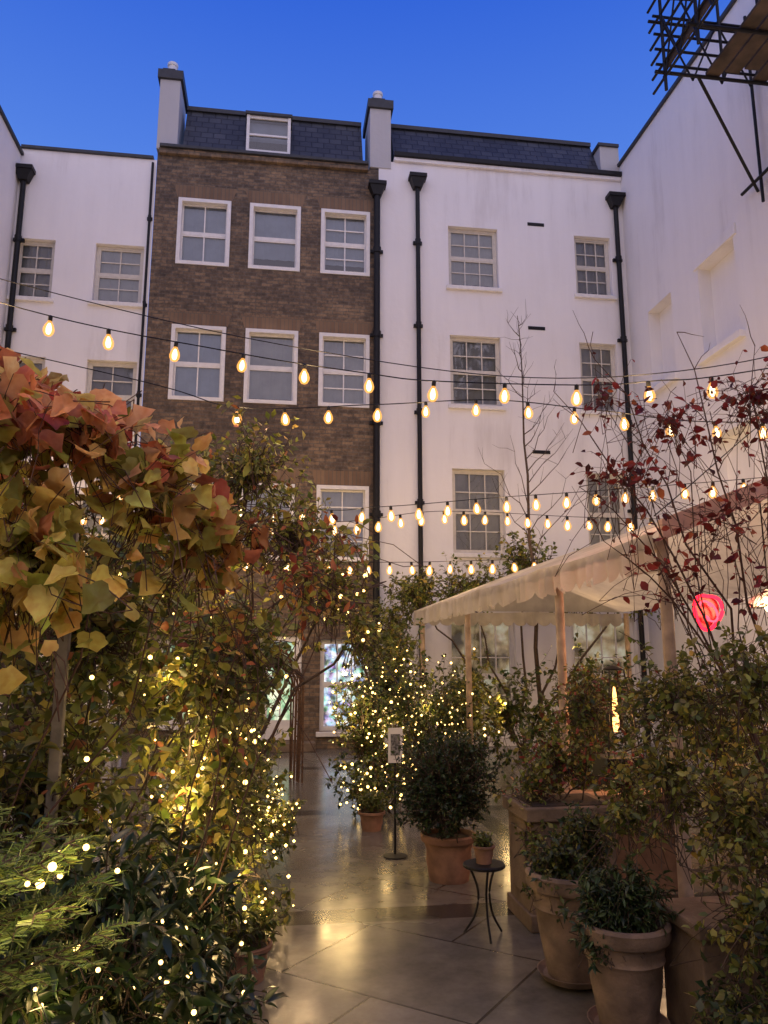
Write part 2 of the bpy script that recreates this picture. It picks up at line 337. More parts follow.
# ---------------------------------------------------------------- brick house
BC=[(-2.1,-1.07),(-.71,.31),(.71,1.71)]; BR=[(9.11,10.53),(6.35,7.86),(3.35,4.80)]
bh=thing('brick_house','dark brown brick terraced house with slate roof and white windows','house',(-.3,FY,0))
ops=[(a,b,c,d) for a,b in BC for c,d in BR]+[(-2.05,-1.1,.45,1.92),(-.25,.50,.16,1.98),(.83,1.73,.30,1.92)]
w=MB(); wall(w,F,-2.55,1.88,0,11.5,ops); 
w.quad([(-2.55,FY,11.5),(1.88,FY,11.5),(1.88,FY+.5,11.5),(-2.55,FY+.5,11.5)])
w.build('wall',[M['brick']],bh,recalc=False)
for ri,(c,d) in enumerate(BR):
    for ci,(a,b) in enumerate(BC):
        bk='bluebl' if ri==0 or ri==1 and ci==0 else 'blind'
        fr={(0,0):1.,(0,1):.78,(0,2):.8,(1,0):1.,(1,1):.9,(1,2):1.}.get((ri,ci),1.)
        window(bh,F,a,b,c,d,cols=2 if ci!=1 else 1,rows=2 if ci!=2 else 4,ft=.072,fm='frame',back=bk,bfrac=fr,bar=.025,sill=False,proud=True)
        lm=MB(); lm.quad([F(a-.02,-.004,d+.002),F(b+.02,-.004,d+.002),F(b+.10,-.004,d+.28),F(a-.10,-.004,d+.28)])
        lm.build('lintel',[M['lintel']],bh,F((a+b)/2,0,d),recalc=False)
window(bh,F,-2.05,-1.1,.45,1.92,2,2,.06,fm='frame',back='greenlit',sill=True)
window(bh,F,.83,1.73,.30,1.92,3,2,.05,fm='frame',back='shoplit',sill=True)
db=F(.12,.1,.16); dm=MB(); dm.box(-.246,-.18,.05,.14,.16,1.976,mp=F); dm.box(.43,.496,.05,.14,.16,1.976,mp=F); dm.box(-.18,.43,.05,.14,1.88,1.976,mp=F)
dm.box(-.18,.43,.08,.12,.16,.5,mp=F); dm.box(-.18,-.10,.08,.12,.5,1.88,mp=F); dm.box(.35,.43,.08,.12,.5,1.88,mp=F); dm.box(-.10,.35,.08,.12,1.25,1.29,mp=F); dm.box(.115,.14,.08,.12,.5,1.25,mp=F)
door=dm.build('door',[M['frame']],bh,db)
pm=MB(); pm.quad([F(-.18,.2,.4),F(.43,.2,.4),F(.43,.2,1.88),F(-.18,.2,1.88)]); pm.build('pane',[M['greenlit']],door,db,recalc=False)
hm=MB(); hm.tube([F(.39,.06,1.0),F(.39,.03,1.0),F(.33,.03,1.0)],.012); hm.build('handle',[M['iron']],door,db)
cm=MB(); cm.box(-2.52,1.66,-.09,-.003,11.42,11.53,mp=F); cm.box(-2.50,1.66,-.14,.2,11.532,11.60,mi=1,mp=F)
cm.build('cornice',[M['brick'],M['lead']],bh,bevel=.01)
r=MB()
def mansard(r,u0,u1,zb,zt,du=.45):
    r.quad([F(u0,.0,zb),F(u1,.0,zb),F(u1,du,zt),F(u0,du,zt)],0)
    r.quad([F(u0,du,zt),F(u1,du,zt),F(u1,4,zt+.25),F(u0,4,zt+.25)],0)
    r.box(u0,u1,du-.06,du+.10,zt-.03,zt+.06,1,F)
mansard(r,-2.08,1.56,11.605,12.82)
roof=r.build('roof',[M['slate'],M['lead']],bh,F(0,0,11.6),recalc=False)
dz0,dz1=11.66,12.50; 
dd=MB(); da,dbb=-.83,.06
dd.box(da,da+.06,-.02,.6,dz0,dz1,mp=F); dd.box(dbb-.06,dbb,-.02,.6,dz0,dz1,mp=F); dd.box(da-.03,dbb+.03,-.06,.7,dz1+.002,dz1+.06,1,F); dd.box(da+.06,dbb-.06,-.02,.05,dz0,dz0+.06,mp=F)
dd.box(da+.06,dbb-.06,0,.04,dz1-.06,dz1,mp=F); dd.box(da+.06,dbb-.06,0,.04,12.05,12.09,mp=F)
dorm=dd.build('dormer',[M['frame'],M['lead']],roof,F(-.38,0,dz0))
pn=MB(); pn.quad([F(da+.06,.03,dz0+.06),F(dbb-.06,.03,dz0+.06),F(dbb-.06,.03,dz1-.06),F(da+.06,.03,dz1-.06)],0); pn.quad([F(da+.06,.15,dz0+.06),F(dbb-.06,.15,dz0+.06),F(dbb-.06,.15,dz1-.06),F(da+.06,.15,dz1-.06)],1)
pn.build('dormer_pane',[M['glass'],M['bluebl']],roof,F(-.38,0,dz0),recalc=False)
def chimney(par,u0,u1,zb,zt,d1,cap='lead'):
    c=MB(); c.box(u0,u1,-.02,d1,zb,zt,0,F); c.box(u0-.05,u1+.05,-.07,d1+.07,zt+.002,zt+.20,1,F)
    c.box(u0+.03,u1-.12,.0,d1-.05,zt+.202,zt+.28,1,F)
    cx=(u0+u1)/2-.02; cy=FY+.28
    c.lathe(cx,cy,[(.11,zt+.282),(.105,zt+.34),(.09,zt+.52),(.11,zt+.54),(.11,zt+.60),(.08,zt+.61)],14,2)
    c.build('chimney',[M['greyrender'],M['lead'],M['frame']],par,F((u0+u1)/2,0,zb),bevel=.006)
chimney(roof,-2.58,-2.18,11.55,13.12,.9)
# ---------------------------------------------------------------- white house (east)
wh=thing('white_house','white rendered townhouse with slate roof and small paned sash windows','house',(4.5,FY,0))
WC=[(3.33,4.38),(6.05,6.85)]; WR=[(9.03,10.37),(6.50,7.97),(3.55,5.21)]
ops=[(a,b,c,d) for a,b in WC for c,d in WR]+[(3.2,4.5,.15,2.35),(5.6,6.9,.15,2.35)]
w=MB(); wall(w,F,1.885,RX,0,11.72,ops)
w.build('wall',[M['white']],wh,recalc=False)
for a,b in WC:
    for c,d in WR: window(wh,F,a,b,c,d,3,4,fm='cream',back='blind',bfrac=1.0 if c<9 else .9)
for (a,b) in ((3.2,4.5),(5.6,6.9)): window(wh,F,a,b,.15,2.35,4,3,.06,fm='frame',back='warmlit',sill=False)
cm=MB(); cm.box(2.2,RX-.01,-.07,.15,11.722,11.80,0,F); cm.box(2.2,RX-.01,-.12,-.002,11.802,11.90,1,F); cm.build('cornice',[M['white'],M['iron']],wh,bevel=.006)
r=MB(); mansard(r,2.2,6.72,11.86,12.86); r.box(6.74,RX,.0,.9,11.73,12.55,2,F); r.box(6.70,RX,-.04,.94,12.552,12.62,1,F)
roof2=r.build('roof',[M['slate'],M['lead'],M['greyrender']],wh,F(4.5,0,11.8),recalc=False)
chimney(roof2,1.70,2.14,11.55,12.92,.9)
for (u,z) in ((5.22,10.55),(5.15,8.22),(5.15,5.6)):
    vm=MB(); vm.box(u-.18,u+.18,-.012,.01,z-.035,z+.035,mp=F)
    for k in range(5): vm.box(u-.16+k*.07,u-.12+k*.07,-.018,-.0122,z-.025,z+.025,mp=F)
    vm.build('air_vent',[M['iron']],wh,F(u,0,z))
# ---------------------------------------------------------------- white house (west)
wl=thing('white_house','plain white rendered townhouse with flat parapet and narrow sash windows','house',(-3.8,FY,0))
ops=[(a,b,c,d) for a,b in ((-5.03,-4.33),(-3.59,-2.69)) for c,d in ((8.22,9.42),(5.70,7.06),(3.0,4.5))]
w=MB(); wall(w,F,LX,-2.555,0,11.3,ops); w.build('wall',[M['white']],wl,recalc=False)
for o in ops: window(wl,F,*o,2,4,fm='cream',back='blind',bfrac=.9)
cm=MB(); cm.box(LX,-2.62,-.05,.35,11.302,11.36,0,F); cm.build('coping',[M['lead']],wl)
rw=thing('courtyard_wall_building','tall white rendered side building with blind recessed windows','building',(RX,8,0))
w=MB(); rec=[(10.5,11.57,6.65,8.28),(12.5,13.4,6.7,8.32),(10.5,11.57,3.6,5.2)]
wall(w,Rw,-9,FY,0,12.08,rec,rev=.24)
for o in rec: w.quad([Rw(o[0],.24,o[2]),Rw(o[1],.24,o[2]),Rw(o[1],.24,o[3]),Rw(o[0],.24,o[3])])
w.build('wall',[M['white']],rw,recalc=False)
for o in rec[:2]:
    sm=MB(); sm.box(o[0]-.10,o[1]+.10,-.10,.002,o[2]-.12,o[2]-.002,mp=Rw); sm.build('sill',[M['white']],rw,Rw(o[0],0,o[2]),bevel=.006)
o=rec[0]
sm=MB(); sm.box(o[0]-.1,o[1]+.1,-.03,.0,o[3]+.01,o[3]+.2,mp=Rw); sm.build('lintel',[M['white']],rw,Rw(11,0,o[3]),bevel=.006)
cm=MB(); cm.box(-9,FY+.1,-.05,.35,12.082,12.15,mp=Rw); cm.build('coping',[M['lead']],rw)
lw=thing('courtyard_wall_building','plain white rendered side wall with thin dark coping','building',(LX,8,0))
w=MB(); wall(w,Lw,-9,FY,0,11.15,[]); w.build('wall',[M['white']],lw,recalc=False)
cm=MB(); cm.box(-9,FY,-.05,.35,11.152,11.21,mp=Lw); cm.build('coping',[M['lead']],lw)
bw=thing('unseen_brick_building','unseen plain brown brick building added to close and shade the courtyard','building',(1,-9,0))  # added behind the camera, out of view, to keep sky glow off the low garden
w=MB(); w.box(LX,RX,-9.4,-9.0,0,7.0); w.build('wall',[M['brick']],bw)
# ---------------------------------------------------------------- drain pipes
def pipe(u,zt,r=.05,hop=True,z0=0.05,label='black cast iron drainpipe with hopper head on wall',d=-.09):
    t=thing('drainpipe',label,'drainpipe',F(u,d,z0),'drainpipes on the facades')
    m=MB(); m.tube([F(u,d,z0),F(u,d,zt)],r,10)
    z=zt-1.2
    while z>0.3:
        m.tube([F(u,d,z-.06),F(u,d,z+.06)],r*1.3,10); m.box(u-r*2,u+r*2,d+r*.6,-.002,z-.03,z+.03,mp=F); z-=1.8
    m.build('pipe',[M['iron']],t,smooth=True)
    if hop:
        h=MB(); 
        i=len(h.v); a,b=.16,.08
        h.v+=[F(u-b,d-b,zt),F(u+b,d-b,zt),F(u+b,-.003,zt),F(u-b,-.003,zt),F(u-a,d-.12,zt+.2),F(u+a,d-.12,zt+.2),F(u+a,-.003,zt+.2),F(u-a,-.003,zt+.2)]
        for q in [(0,3,2,1),(4,5,6,7),(0,1,5,4),(1,2,6,5),(2,3,7,6),(3,0,4,7)]: h.f.append(tuple(i+k for k in q)); h.m.append(0)
        h.box(u-a-.02,u+a+.02,d-.14,-.003,zt+.202,zt+.28,mp=F)
        h.build('hopper_head',[M['iron']],t)
pipe(1.84,10.85,.065); pipe(2.68,11.1,.045); pipe(6.98,11.05,.05); pipe(-4.98,10.55,.05)
pipe(-2.62,11.2,.025,False,label='thin black waste pipe running down the wall corner',d=-.05)
# ---------------------------------------------------------------- scaffold
sc=thing('scaffold_platform','black tube scaffold with timber boards bracketed off white wall','scaffold',(RX,8,9.7))
m=MB(); y0,y1=5.6,9.0; x0,x1=5.3,7.15
for y in (5.7,6.5,7.3,8.1,8.95):
    m.tube([(x0-.15,y,9.78),(x1,y,9.78)],.026); m.tube([(x0,y,9.5),(x0,y,11.8)],.024)
    m.tube([(x0+.9,y,9.78),(x0+.9,y,11.2)],.022); m.tube([(x0-.2,y,10.6),(x1,y,10.6)],.022)
m.tube([(x0+.5,8.95,9.78),(x1,9.75,8.6)],.024); m.tube([(x1-.08,9.55,8.3),(x1-.08,9.55,11.5)],.024)
for z in (9.72,9.95,10.2,10.45,10.75,11.1): m.tube([(x0,y0-.3,z),(x0,y1+.3,z)],.020)
for z in (9.95,10.2,10.45,10.75): m.tube([(x0-.1,y1,z),(x1,y1,z)],.020)
for k in range(8):
    a=5.7+k*.406; b=a+.406
    m.tube([(x0,a,10.75),(x0,b,9.72)],.014); m.tube([(x0,b,10.75),(x0,a,9.72)],.014)
for k in range(4):
    a=x0+k*.45; m.tube([(a,y1,10.75),(a+.45,y1,9.75)],.014); m.tube([(a+.45,y1,10.75),(a,y1,9.75)],.014)
m.tube([(x0-.9,9.05,11.05),(x0+.4,8.8,10.9)],.020); m.tube([(x0-.6,8.7,11.35),(x0+.3,9.0,11.1)],.020)
m.tube([(x1-.1,9.2,8.7),(x1-.1,10.0,8.7)],.026)
m.build('tube_frame',[M['iron']],sc,smooth=True)
m=MB()
for k in range(5):
    xx=x0+.62+k*.245; m.box(xx,xx+.215,y0,y1-.05-.09*(k%3),9.815,9.855)
m.box(x0+.03,x0+.06,y0,y1,9.86,10.03)
m.build('deck',[M['board']],sc)
# ---------------------------------------------------------------- string lights
def catmull(P,n=14):
    P=[Vector(p) for p in P]; Q=[P[0]*2-P[1]]+P+[P[-1]*2-P[-2]]; out=[]
    for i in range(1,len(Q)-2):
        for k in range(n):
            t=k/n; a,b,c,d=Q[i-1:i+3]
            out.append(.5*((2*b)+(c-a)*t+(2*a-5*b+4*c-d)*t*t+(3*b-a-3*c+d)*t**3))
    out.append(P[-1]); return out
bm_=MB(); bm_.lathe(0,0,[(.008,-.135),(.022,-.128),(.033,-.108),(.035,-.09),(.028,-.065),(.016,-.045),(.013,-.035)],14,0)
bm_.lathe(0,0,[(.008,-.120),(.015,-.108),(.017,-.088),(.012,-.065),(.006,-.05)],10,1)
def bulbmeshes():
    global me_b,me_s
    o=bm_.build('tmp',[M['shell'],M['core']],None,(0,0,0),smooth=True); me_b=o.data; me_b.name='bulb'; bpy.data.objects.remove(o)
    s=MB(); s.lathe(0,0,[(.012,-.042),(.014,-.03),(.014,-.006),(.006,.004)],10); o=s.build('tmp',[M['iron']],None,(0,0,0)); me_s=o.data; me_s.name='socket'; bpy.data.objects.remove(o)
bulbmeshes()
def addlight(name,loc,power,col,rad,parent=None):
    l=bpy.data.lights.new(name,'POINT'); l.energy=power; l.color=col; l.shadow_soft_size=rad
    o=bpy.data.objects.new(name,l); link(o,parent,loc); return o
def string(pts,spacing,power,every,phase=.2,scale=1.0,xmin=-4.9,xmax=7,label='festoon string of glowing warm bulbs on black cable across courtyard'):
    C=catmull(pts); t=thing('string_light',label,'string lights',tuple(C[0]),'festoon lights across the courtyard')
    m=MB(); m.tube(C,.005,5); m.build('cable',[M['iron']],t)
    acc=0; nxt=spacing*phase; k=0
    for a,b in zip(C,C[1:]):
        L=(b-a).length
        while acc+L>nxt:
            p=a+(b-a)*((nxt-acc)/L); nxt+=spacing*random.uniform(.92,1.08)
            if not(xmin<p.x<xmax): continue
            o=bpy.data.objects.new('bulb',me_b); link(o,t,p); o.scale=(scale*random.uniform(.92,1.08),)*3
            s=bpy.data.objects.new('socket',me_s); s.parent=o; COL.objects.link(s)
            o.rotation_euler=(random.uniform(-.12,.12),random.uniform(-.12,.12),0)
            if k%every==0: addlight('bulb_glow',tuple(p+Vector((0,0,-.1))),power,(1,.64,.31),.08,t)
            k+=1
        acc+=L
string([(-5.1,6.3,5.3),(-2.14,5.85,4.27),(-.42,5.61,3.88),(.65,5.46,3.70),(1.15,5.39,3.64),(2.24,5.24,3.61),(2.77,5.16,3.64),(3.63,5.04,3.74),(7.17,4.55,4.4)],.50,29,5,.3,1.15)
string([(-5.1,7.2,4.9),(-1.31,6.65,4.0),(-.38,6.52,3.74),(.81,6.35,3.76),(1.84,6.20,3.80),(2.81,6.07,3.70),(3.98,5.90,3.60),(7.17,5.45,3.72)],.42,29,4,.6,1.15,xmin=-.5)
string([(-5.1,10.4,4.0),(.03,9.69,3.48),(1.26,9.52,3.48),(2.74,9.31,3.60),(4.29,9.09,3.71),(6.21,8.82,3.87),(7.17,8.7,3.99)],.38,34,5,.1,1.5)
string([(-5.1,12.9,4.0),(.35,12.07,3.70),(2.55,11.76,3.88),(4.9,11.43,3.78),(7.17,11.1,3.74)],.33,34,8,.4,1.6)
string([(-5.1,12.6,3.5),(.06,12.2,3.12),(1.71,12.0,3.08),(3.42,11.8,3.12),(5.45,11.6,3.2),(7.17,11.4,3.4)],.32,34,8,.7,1.55)
string([(-5.1,1.6,4.6),(-2.0,1.2,3.95),(.6,.95,3.7),(3.2,.7,3.8),(7.17,.4,4.4)],.5,46,4,.5,1.0,xmin=-3.5,xmax=5)  # added string, out of view overhead near the camera, to light the foreground
t=thing('overhead_cable','thin black cable strung between walls above courtyard','cable',(-5.1,6.0,5.2))
m=MB(); m.tube(catmull([(-5.1,6.0,5.2),(0,5.6,3.95),(3.2,5.1,3.75),(7.17,4.6,5.0)]),.004,4); m.build('cable',[M['iron']],t)
t=thing('overhead_cable','thin black guy cable from wall to marquee corner','cable',(7.17,7.5,5.2))
m=MB(); m.tube(catmull([(7.17,7.5,5.2),(4.0,5.2,3.6),(2.2,4.2,2.42)]),.004,4); m.build('cable',[M['iron']],t)
# ---------------------------------------------------------------- tent
tn=thing('marquee_tent','cream canvas marquee on timber poles with scalloped valance','marquee',(2.18,8,0))
m=MB(); ny=48
ex,rx_,fx=2.18,3.9,5.6; ez,rz=2.32,2.98; ty0,ty1=4.16,12.0
def row(y):
    sag=.04*abs(math.sin((y-ty0)/1.96*math.pi)); return [(ex,y,ez-sag*.6),(ex+.6,y,ez+.23-sag),(ex+1.2,y,ez+.46-sag),(rx_,y,rz),(fx-.8,y,ez+.3-sag),(fx,y,ez)]
rows_=[row(ty0+(ty1-ty0)*k/ny) for k in range(ny+1)]
for a,b in zip(rows_,rows_[1:]):
    for j in range(5): m.quad([a[j],a[j+1],b[j+1],b[j]])
m.quad([rows_[-1][0],rows_[-1][1],rows_[-1][2],rows_[-1][3],rows_[-1][4],rows_[-1][5]])
me=m.build('canopy',[M['canvas']],tn,recalc=False)
bm=bmesh.new(); bm.from_mesh(me.data); bmesh.ops.remove_doubles(bm,verts=bm.verts,dist=.001); bm.to_mesh(me.data); bm.free()
me.data.polygons.foreach_set('use_smooth',[True]*len(me.data.polygons))
m=MB()
def valance(p0,p1,n,zt,drop=.25):
    p0=Vector(p0);p1=Vector(p1); d=(p1-p0).normalized(); nn=Vector((d.y,-d.x,0))
    prev=None; K=10
    for k in range(n*K+1):
        t=k/(n*K); p=p0+(p1-p0)*t; off=.016*math.sin(k*.55+math.sin(k*.13)*2)+.014*math.sin(k*.23)
        sc_=abs(math.sin(k/K*math.pi))**.6; sag=.024*abs(math.sin(t*(p1-p0).length/1.96*math.pi))
        a=(p.x,p.y,zt-sag); mm=(p.x+nn.x*off,p.y+nn.y*off,zt-drop*.5); c=(p.x+nn.x*(off*1.6+.01),p.y+nn.y*(off*1.6+.01),zt-drop+.0-.06*sc_)
        if prev: m.quad([prev[0],a,mm,prev[1]]); m.quad([prev[1],mm,c,prev[2]])
        prev=(a,mm,c)
valance((ex-.02,ty0,0),(ex-.02,ty1,0),44,ez,.18)
valance((ex,ty1,0),(fx,ty1,0),17,ez,.17)
me=m.build('valance',[M['canvas']],tn,recalc=False)
bm=bmesh.new(); bm.from_mesh(me.data); bmesh.ops.remove_doubles(bm,verts=bm.verts,dist=.0005); bm.to_mesh(me.data); bm.free()
me.data.polygons.foreach_set('use_smooth',[True]*len(me.data.polygons))
for y in (4.2,5.9,8.88,11.7):
    p=MB(); rr=.038
    p.tube([(ex+.06,y,0.01),(ex+.06,y,.5),(ex+.06,y,ez-.03)],[rr*1.1,rr,rr*.9],12)
    p.build('pole',[M['wood']],tn,(ex+.06,y,0),smooth=True)
for y in (4.2,8.0,11.7):
    p=MB(); p.tube([(fx-.06,y,0.01),(fx-.06,y,ez-.03)],.04,10); p.build('pole',[M['wood']],tn,(fx-.06,y,0),smooth=True)
p=MB()
for (xa,za,xb,zb) in ((ex,ez+.02,rx_,rz+.03),(rx_,rz+.03,fx,ez+.02)):
    y=4.10
    i=len(p.v); p.v+=[(xa,y-.03,za-.08),(xb,y-.03,zb-.08),(xb,y-.03,zb+.04),(xa,y-.03,za+.04),(xa,y+.02,za-.08),(xb,y+.02,zb-.08),(xb,y+.02,zb+.04),(xa,y+.02,za+.04)]
    for q in [(0,1,2,3),(4,5,6,7),(0,1,5,4),(1,2,6,5),(2,3,7,6),(3,0,4,7)]: p.f.append(tuple(i+k for k in q)); p.m.append(0)
p.build('rafter',[M['rafter']],tn)
p=MB(); p.box(ex+.03,ex+.09,ty0+.05,ty1-.1,ez-.10,ez-.04); p.build('eave_rail',[M['wood']],tn)
for (x,y) in ((3.6,5.2),(3.9,7.6),(3.9,10.2)):
    addlight('tent_lamp_glow',(x,y,2.0),28,(1,.62,.32),.10,tn)
def lampshade(loc):
    t=thing('pendant_lamp','white dome pendant lamp hanging inside the marquee','lamp',loc); x,y,z=loc
    m=MB(); m.lathe(x,y,[(.16,z),(.15,z+.04),(.11,z+.09),(.04,z+.12),(.025,z+.14)],24); m.build('lamp_shade',[M['frame']],t,smooth=True)
    m=MB(); m.tube([(x,y,z+.14),(x,y,2.9)],.006,6); m.build('cord',[M['iron']],t)
    m=MB(); m.lathe(x,y,[(.02,z-.03),(.04,z-.01),(.04,z+.03),(.02,z+.05)],12); m.build('bulb',[M['core']],t,smooth=True)
lampshade((3.78,5.5,1.98))
ns=thing('neon_sign','small looped glowing red neon sign hanging inside the marquee','sign',(3.32,5.6,1.78))
def wob(a): return 1+.10*math.sin(3*a+.6)+.09*math.sin(2*a+1.1)
m=MB(); bo=[(3.32+.10*wob(2*math.pi*k/36)*math.cos(2*math.pi*k/36),5.625,1.95+.135*wob(2*math.pi*k/36)*math.sin(2*math.pi*k/36)) for k in range(36)]; m.quad(bo); m.quad([(x,y+.012,z) for x,y,z in bo][::-1]); m.build('back_board',[M['neonback']],ns,recalc=False)
m=MB(); n=40; ring=[(3.32+.105*wob(2*math.pi*k/n)*math.cos(2*math.pi*k/n),5.59,1.95+.14*wob(2*math.pi*k/n)*math.sin(2*math.pi*k/n)) for k in range(n+1)]; m.tube(ring,.014,6)
m.build('neon_outline',[M['neon']],ns)
m=MB(); sp=[(3.32+.045*math.cos(a)+.028*math.cos(3*a+1),5.58,1.95+.07*math.sin(a)+.03*math.sin(3*a+.4)) for a in np.linspace(0,6.283,80)]; m.tube(sp,.009,6); m.build('neon_motif',[M['neonin']],ns)
for xx in (3.29,3.35):
    m=MB(); m.tube([(xx,5.6,2.08),(xx,5.6,2.7)],.004,4); m.build('hanging_wire',[M['iron']],ns)
addlight('neon_glow',(3.3,5.4,1.93),9,(1,.05,.05),.1,ns)
ph=thing('patio_heater','slim black patio heater with visible flame tube','patio heater',(2.62,5.95,0)); hx,hy=2.66,5.9
m=MB(); m.box(hx-.15,hx+.15,hy-.15,hy+.15,.03,.85); m.build('base_cabinet',[M['iron']],ph,bevel=.01)
m=MB(); 
for sx_ in(-1,1):
    for sy in(-1,1): m.tube([(hx+sx_*.13,hy+sy*.13,.85),(hx+sx_*.06,hy+sy*.06,1.5)],.006,6)
m.build('frame',[M['iron']],ph)
m=MB(); m.lathe(hx,hy,[(.018,1.03),(.026,1.08),(.022,1.2),(.014,1.32),(.003,1.40)],12); m.build('flame',[M['flame']],ph,smooth=True)
m=MB(); m.lathe(hx,hy,[(.08,1.50),(.08,1.512),(.04,1.53),(.01,1.54)],24); m.build('cap',[M['iron']],ph,smooth=True)
addlight('flame_glow',(hx,hy-.08,1.15),12,(1,.45,.15),.06,ph)
# ---------------------------------------------------------------- plant generator
OV=(np.array([(0,0,0),(-.27,.35,.07),(.27,.35,.07),(0,.45,0),(-.2,.72,.03),(.2,.72,.03),(0,.75,-.03),(0,1,-.1)],float),[(0,3,1),(0,2,3),(1,3,6,4),(3,2,5,6),(4,6,7),(6,5,7)])
NAR=(np.array([(0,0,0),(-.14,.35,.04),(.14,.35,.04),(0,.45,0),(-.10,.72,.0),(.10,.72,.0),(0,.75,-.06),(0,1,-.16)],float),OV[1])
SM=(np.array([(0,0,0),(-.27,.48,.06),(.27,.48,.06),(0,.5,0),(0,1,-.06)],float),[(0,3,1),(0,2,3),(1,3,4),(3,2,4)])
_o=[(0,.03),(.20,-.08),(.38,.0),(.47,.18),(.44,.32),(.52,.50),(.40,.62),(.30,.72),(.16,.84),(0,1.02),(-.16,.84),(-.30,.72),(-.40,.62),(-.52,.50),(-.44,.32),(-.47,.18),(-.38,.0),(-.20,-.08)]
_oi=[(x*.5,.4+(y-.4)*.5) for x,y in _o]
def _z(x,y): return .25*abs(x)-.22*(y-.3)**2+.03*math.sin(x*9+y*7)+.02*math.cos(y*13)
_n=len(_o)
LB=(np.array([(0,.40,-.02)]+[(x,y,_z(x,y)) for x,y in _oi]+[(x,y,_z(x,y)) for x,y in _o],float),
    [(0,1+k,1+(k+1)%_n) for k in range(_n)]+[(1+k,1+_n+k,1+_n+(k+1)%_n,1+(k+1)%_n) for k in range(_n)])
ND=(np.array([(-.03,0,0),(.03,0,0),(.02,1,0),(-.02,1,0)],float),[(0,1,2,3)])
def unit(a): return a/np.maximum(np.linalg.norm(a,axis=1,keepdims=True),1e-6)
def leaves(name,P,D,size,tmpl,cols,mat,parent,up=.8,smooth=False):
    T,Fc=tmpl; n=len(P); base=np.array(WLOC[parent.name])
    D=unit(D); R=rng.normal(size=(n,3))*(1-up*.5); R[:,2]+=up
    X=unit(np.cross(D,R)); Nn=np.cross(X,D)
    wv=rng.uniform(.75,1.25,(n,1))
    V=P[:,None,:]-base+size[:,None,None]*(T[None,:,0:1]*wv[:,None]*X[:,None]+T[None,:,1:2]*D[:,None]+(T[None,:,2:3]*rng.uniform(.2,2.4,(n,1,1)))*Nn[:,None])
    V=V.reshape(-1,3); k=len(T)
    lf=np.concatenate([np.array(f) for f in Fc]); ln=np.array([len(f) for f in Fc])
    LI=(lf[None]+np.arange(n)[:,None]*k).ravel(); LT=np.tile(ln,n); LS=np.concatenate([[0],np.cumsum(LT)[:-1]])
    me=bpy.data.meshes.new(name); me.vertices.add(len(V)); me.vertices.foreach_set('co',V.ravel().astype(np.float32))
    me.loops.add(len(LI)); me.loops.foreach_set('vertex_index',LI.astype(np.int32))
    me.polygons.add(len(LT)); me.polygons.foreach_set('loop_start',LS.astype(np.int32)); me.polygons.foreach_set('loop_total',LT.astype(np.int32))
    if smooth: me.polygons.foreach_set('use_smooth',np.ones(len(LT),bool))
    me.update(calc_edges=True)
    ca=me.color_attributes.new('col','FLOAT_COLOR','POINT'); cc=np.ones((n,k,4)); cc[:,:,:3]=cols[:,None,:]
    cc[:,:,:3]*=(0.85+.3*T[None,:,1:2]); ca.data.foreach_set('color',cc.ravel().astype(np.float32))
    me.materials.append(mat); o=bpy.data.objects.new(name,me); link(o,parent,tuple(base)); return o
def tubes(name,lines,radii,mat,parent,n=4):
    base=np.array(WLOC[parent.name]); V=[];Fs=[];c=0
    ang=np.arange(n)*2*np.pi/n
    for L,r in zip(lines,radii):
        L=np.asarray(L,float); K=len(L); d=np.gradient(L,axis=0); d=unit(d); u=np.cross(d,[.13,.21,1.0]); u=unit(u); w=np.cross(d,u)
        rr=np.linspace(r[0],r[1],K)[:,None,None]
        V.append((L[:,None]+rr*(np.cos(ang)[None,:,None]*u[:,None]+np.sin(ang)[None,:,None]*w[:,None])).reshape(-1,3)-base)
        for k in range(K-1):
            for j in range(n): Fs.append((c+k*n+j,c+k*n+(j+1)%n,c+(k+1)*n+(j+1)%n,c+(k+1)*n+j))
        c+=K*n
    me=bpy.data.meshes.new(name); me.from_pydata(np.concatenate(V).tolist(),[],Fs); me.materials.append(mat)
    me.polygons.foreach_set('use_smooth',[True]*len(me.polygons))
    o=bpy.data.objects.new(name,me); link(o,parent,tuple(base)); return o
def bez(a,b,sagz=0,wob=.05,k=6):
    a=np.array(a,float); b=np.array(b,float); t=np.linspace(0,1,k)[:,None]; L=a+(b-a)*t
    L[:,2]+=sagz*np.sin(t[:,0]*np.pi); d=np.linalg.norm(b-a)
    L[1:-1]+=rng.normal(size=(k-2,3))*wob*d*.5; return L
def pick(pal,n):
    c=np.array([p[0] for p in pal],float); w=np.array([p[1] for p in pal],float); i=rng.choice(len(pal),n,p=w/w.sum())
    return c[i]*rng.uniform(.6,1.35,(n,1))*rng.uniform(.88,1.12,(n,3))
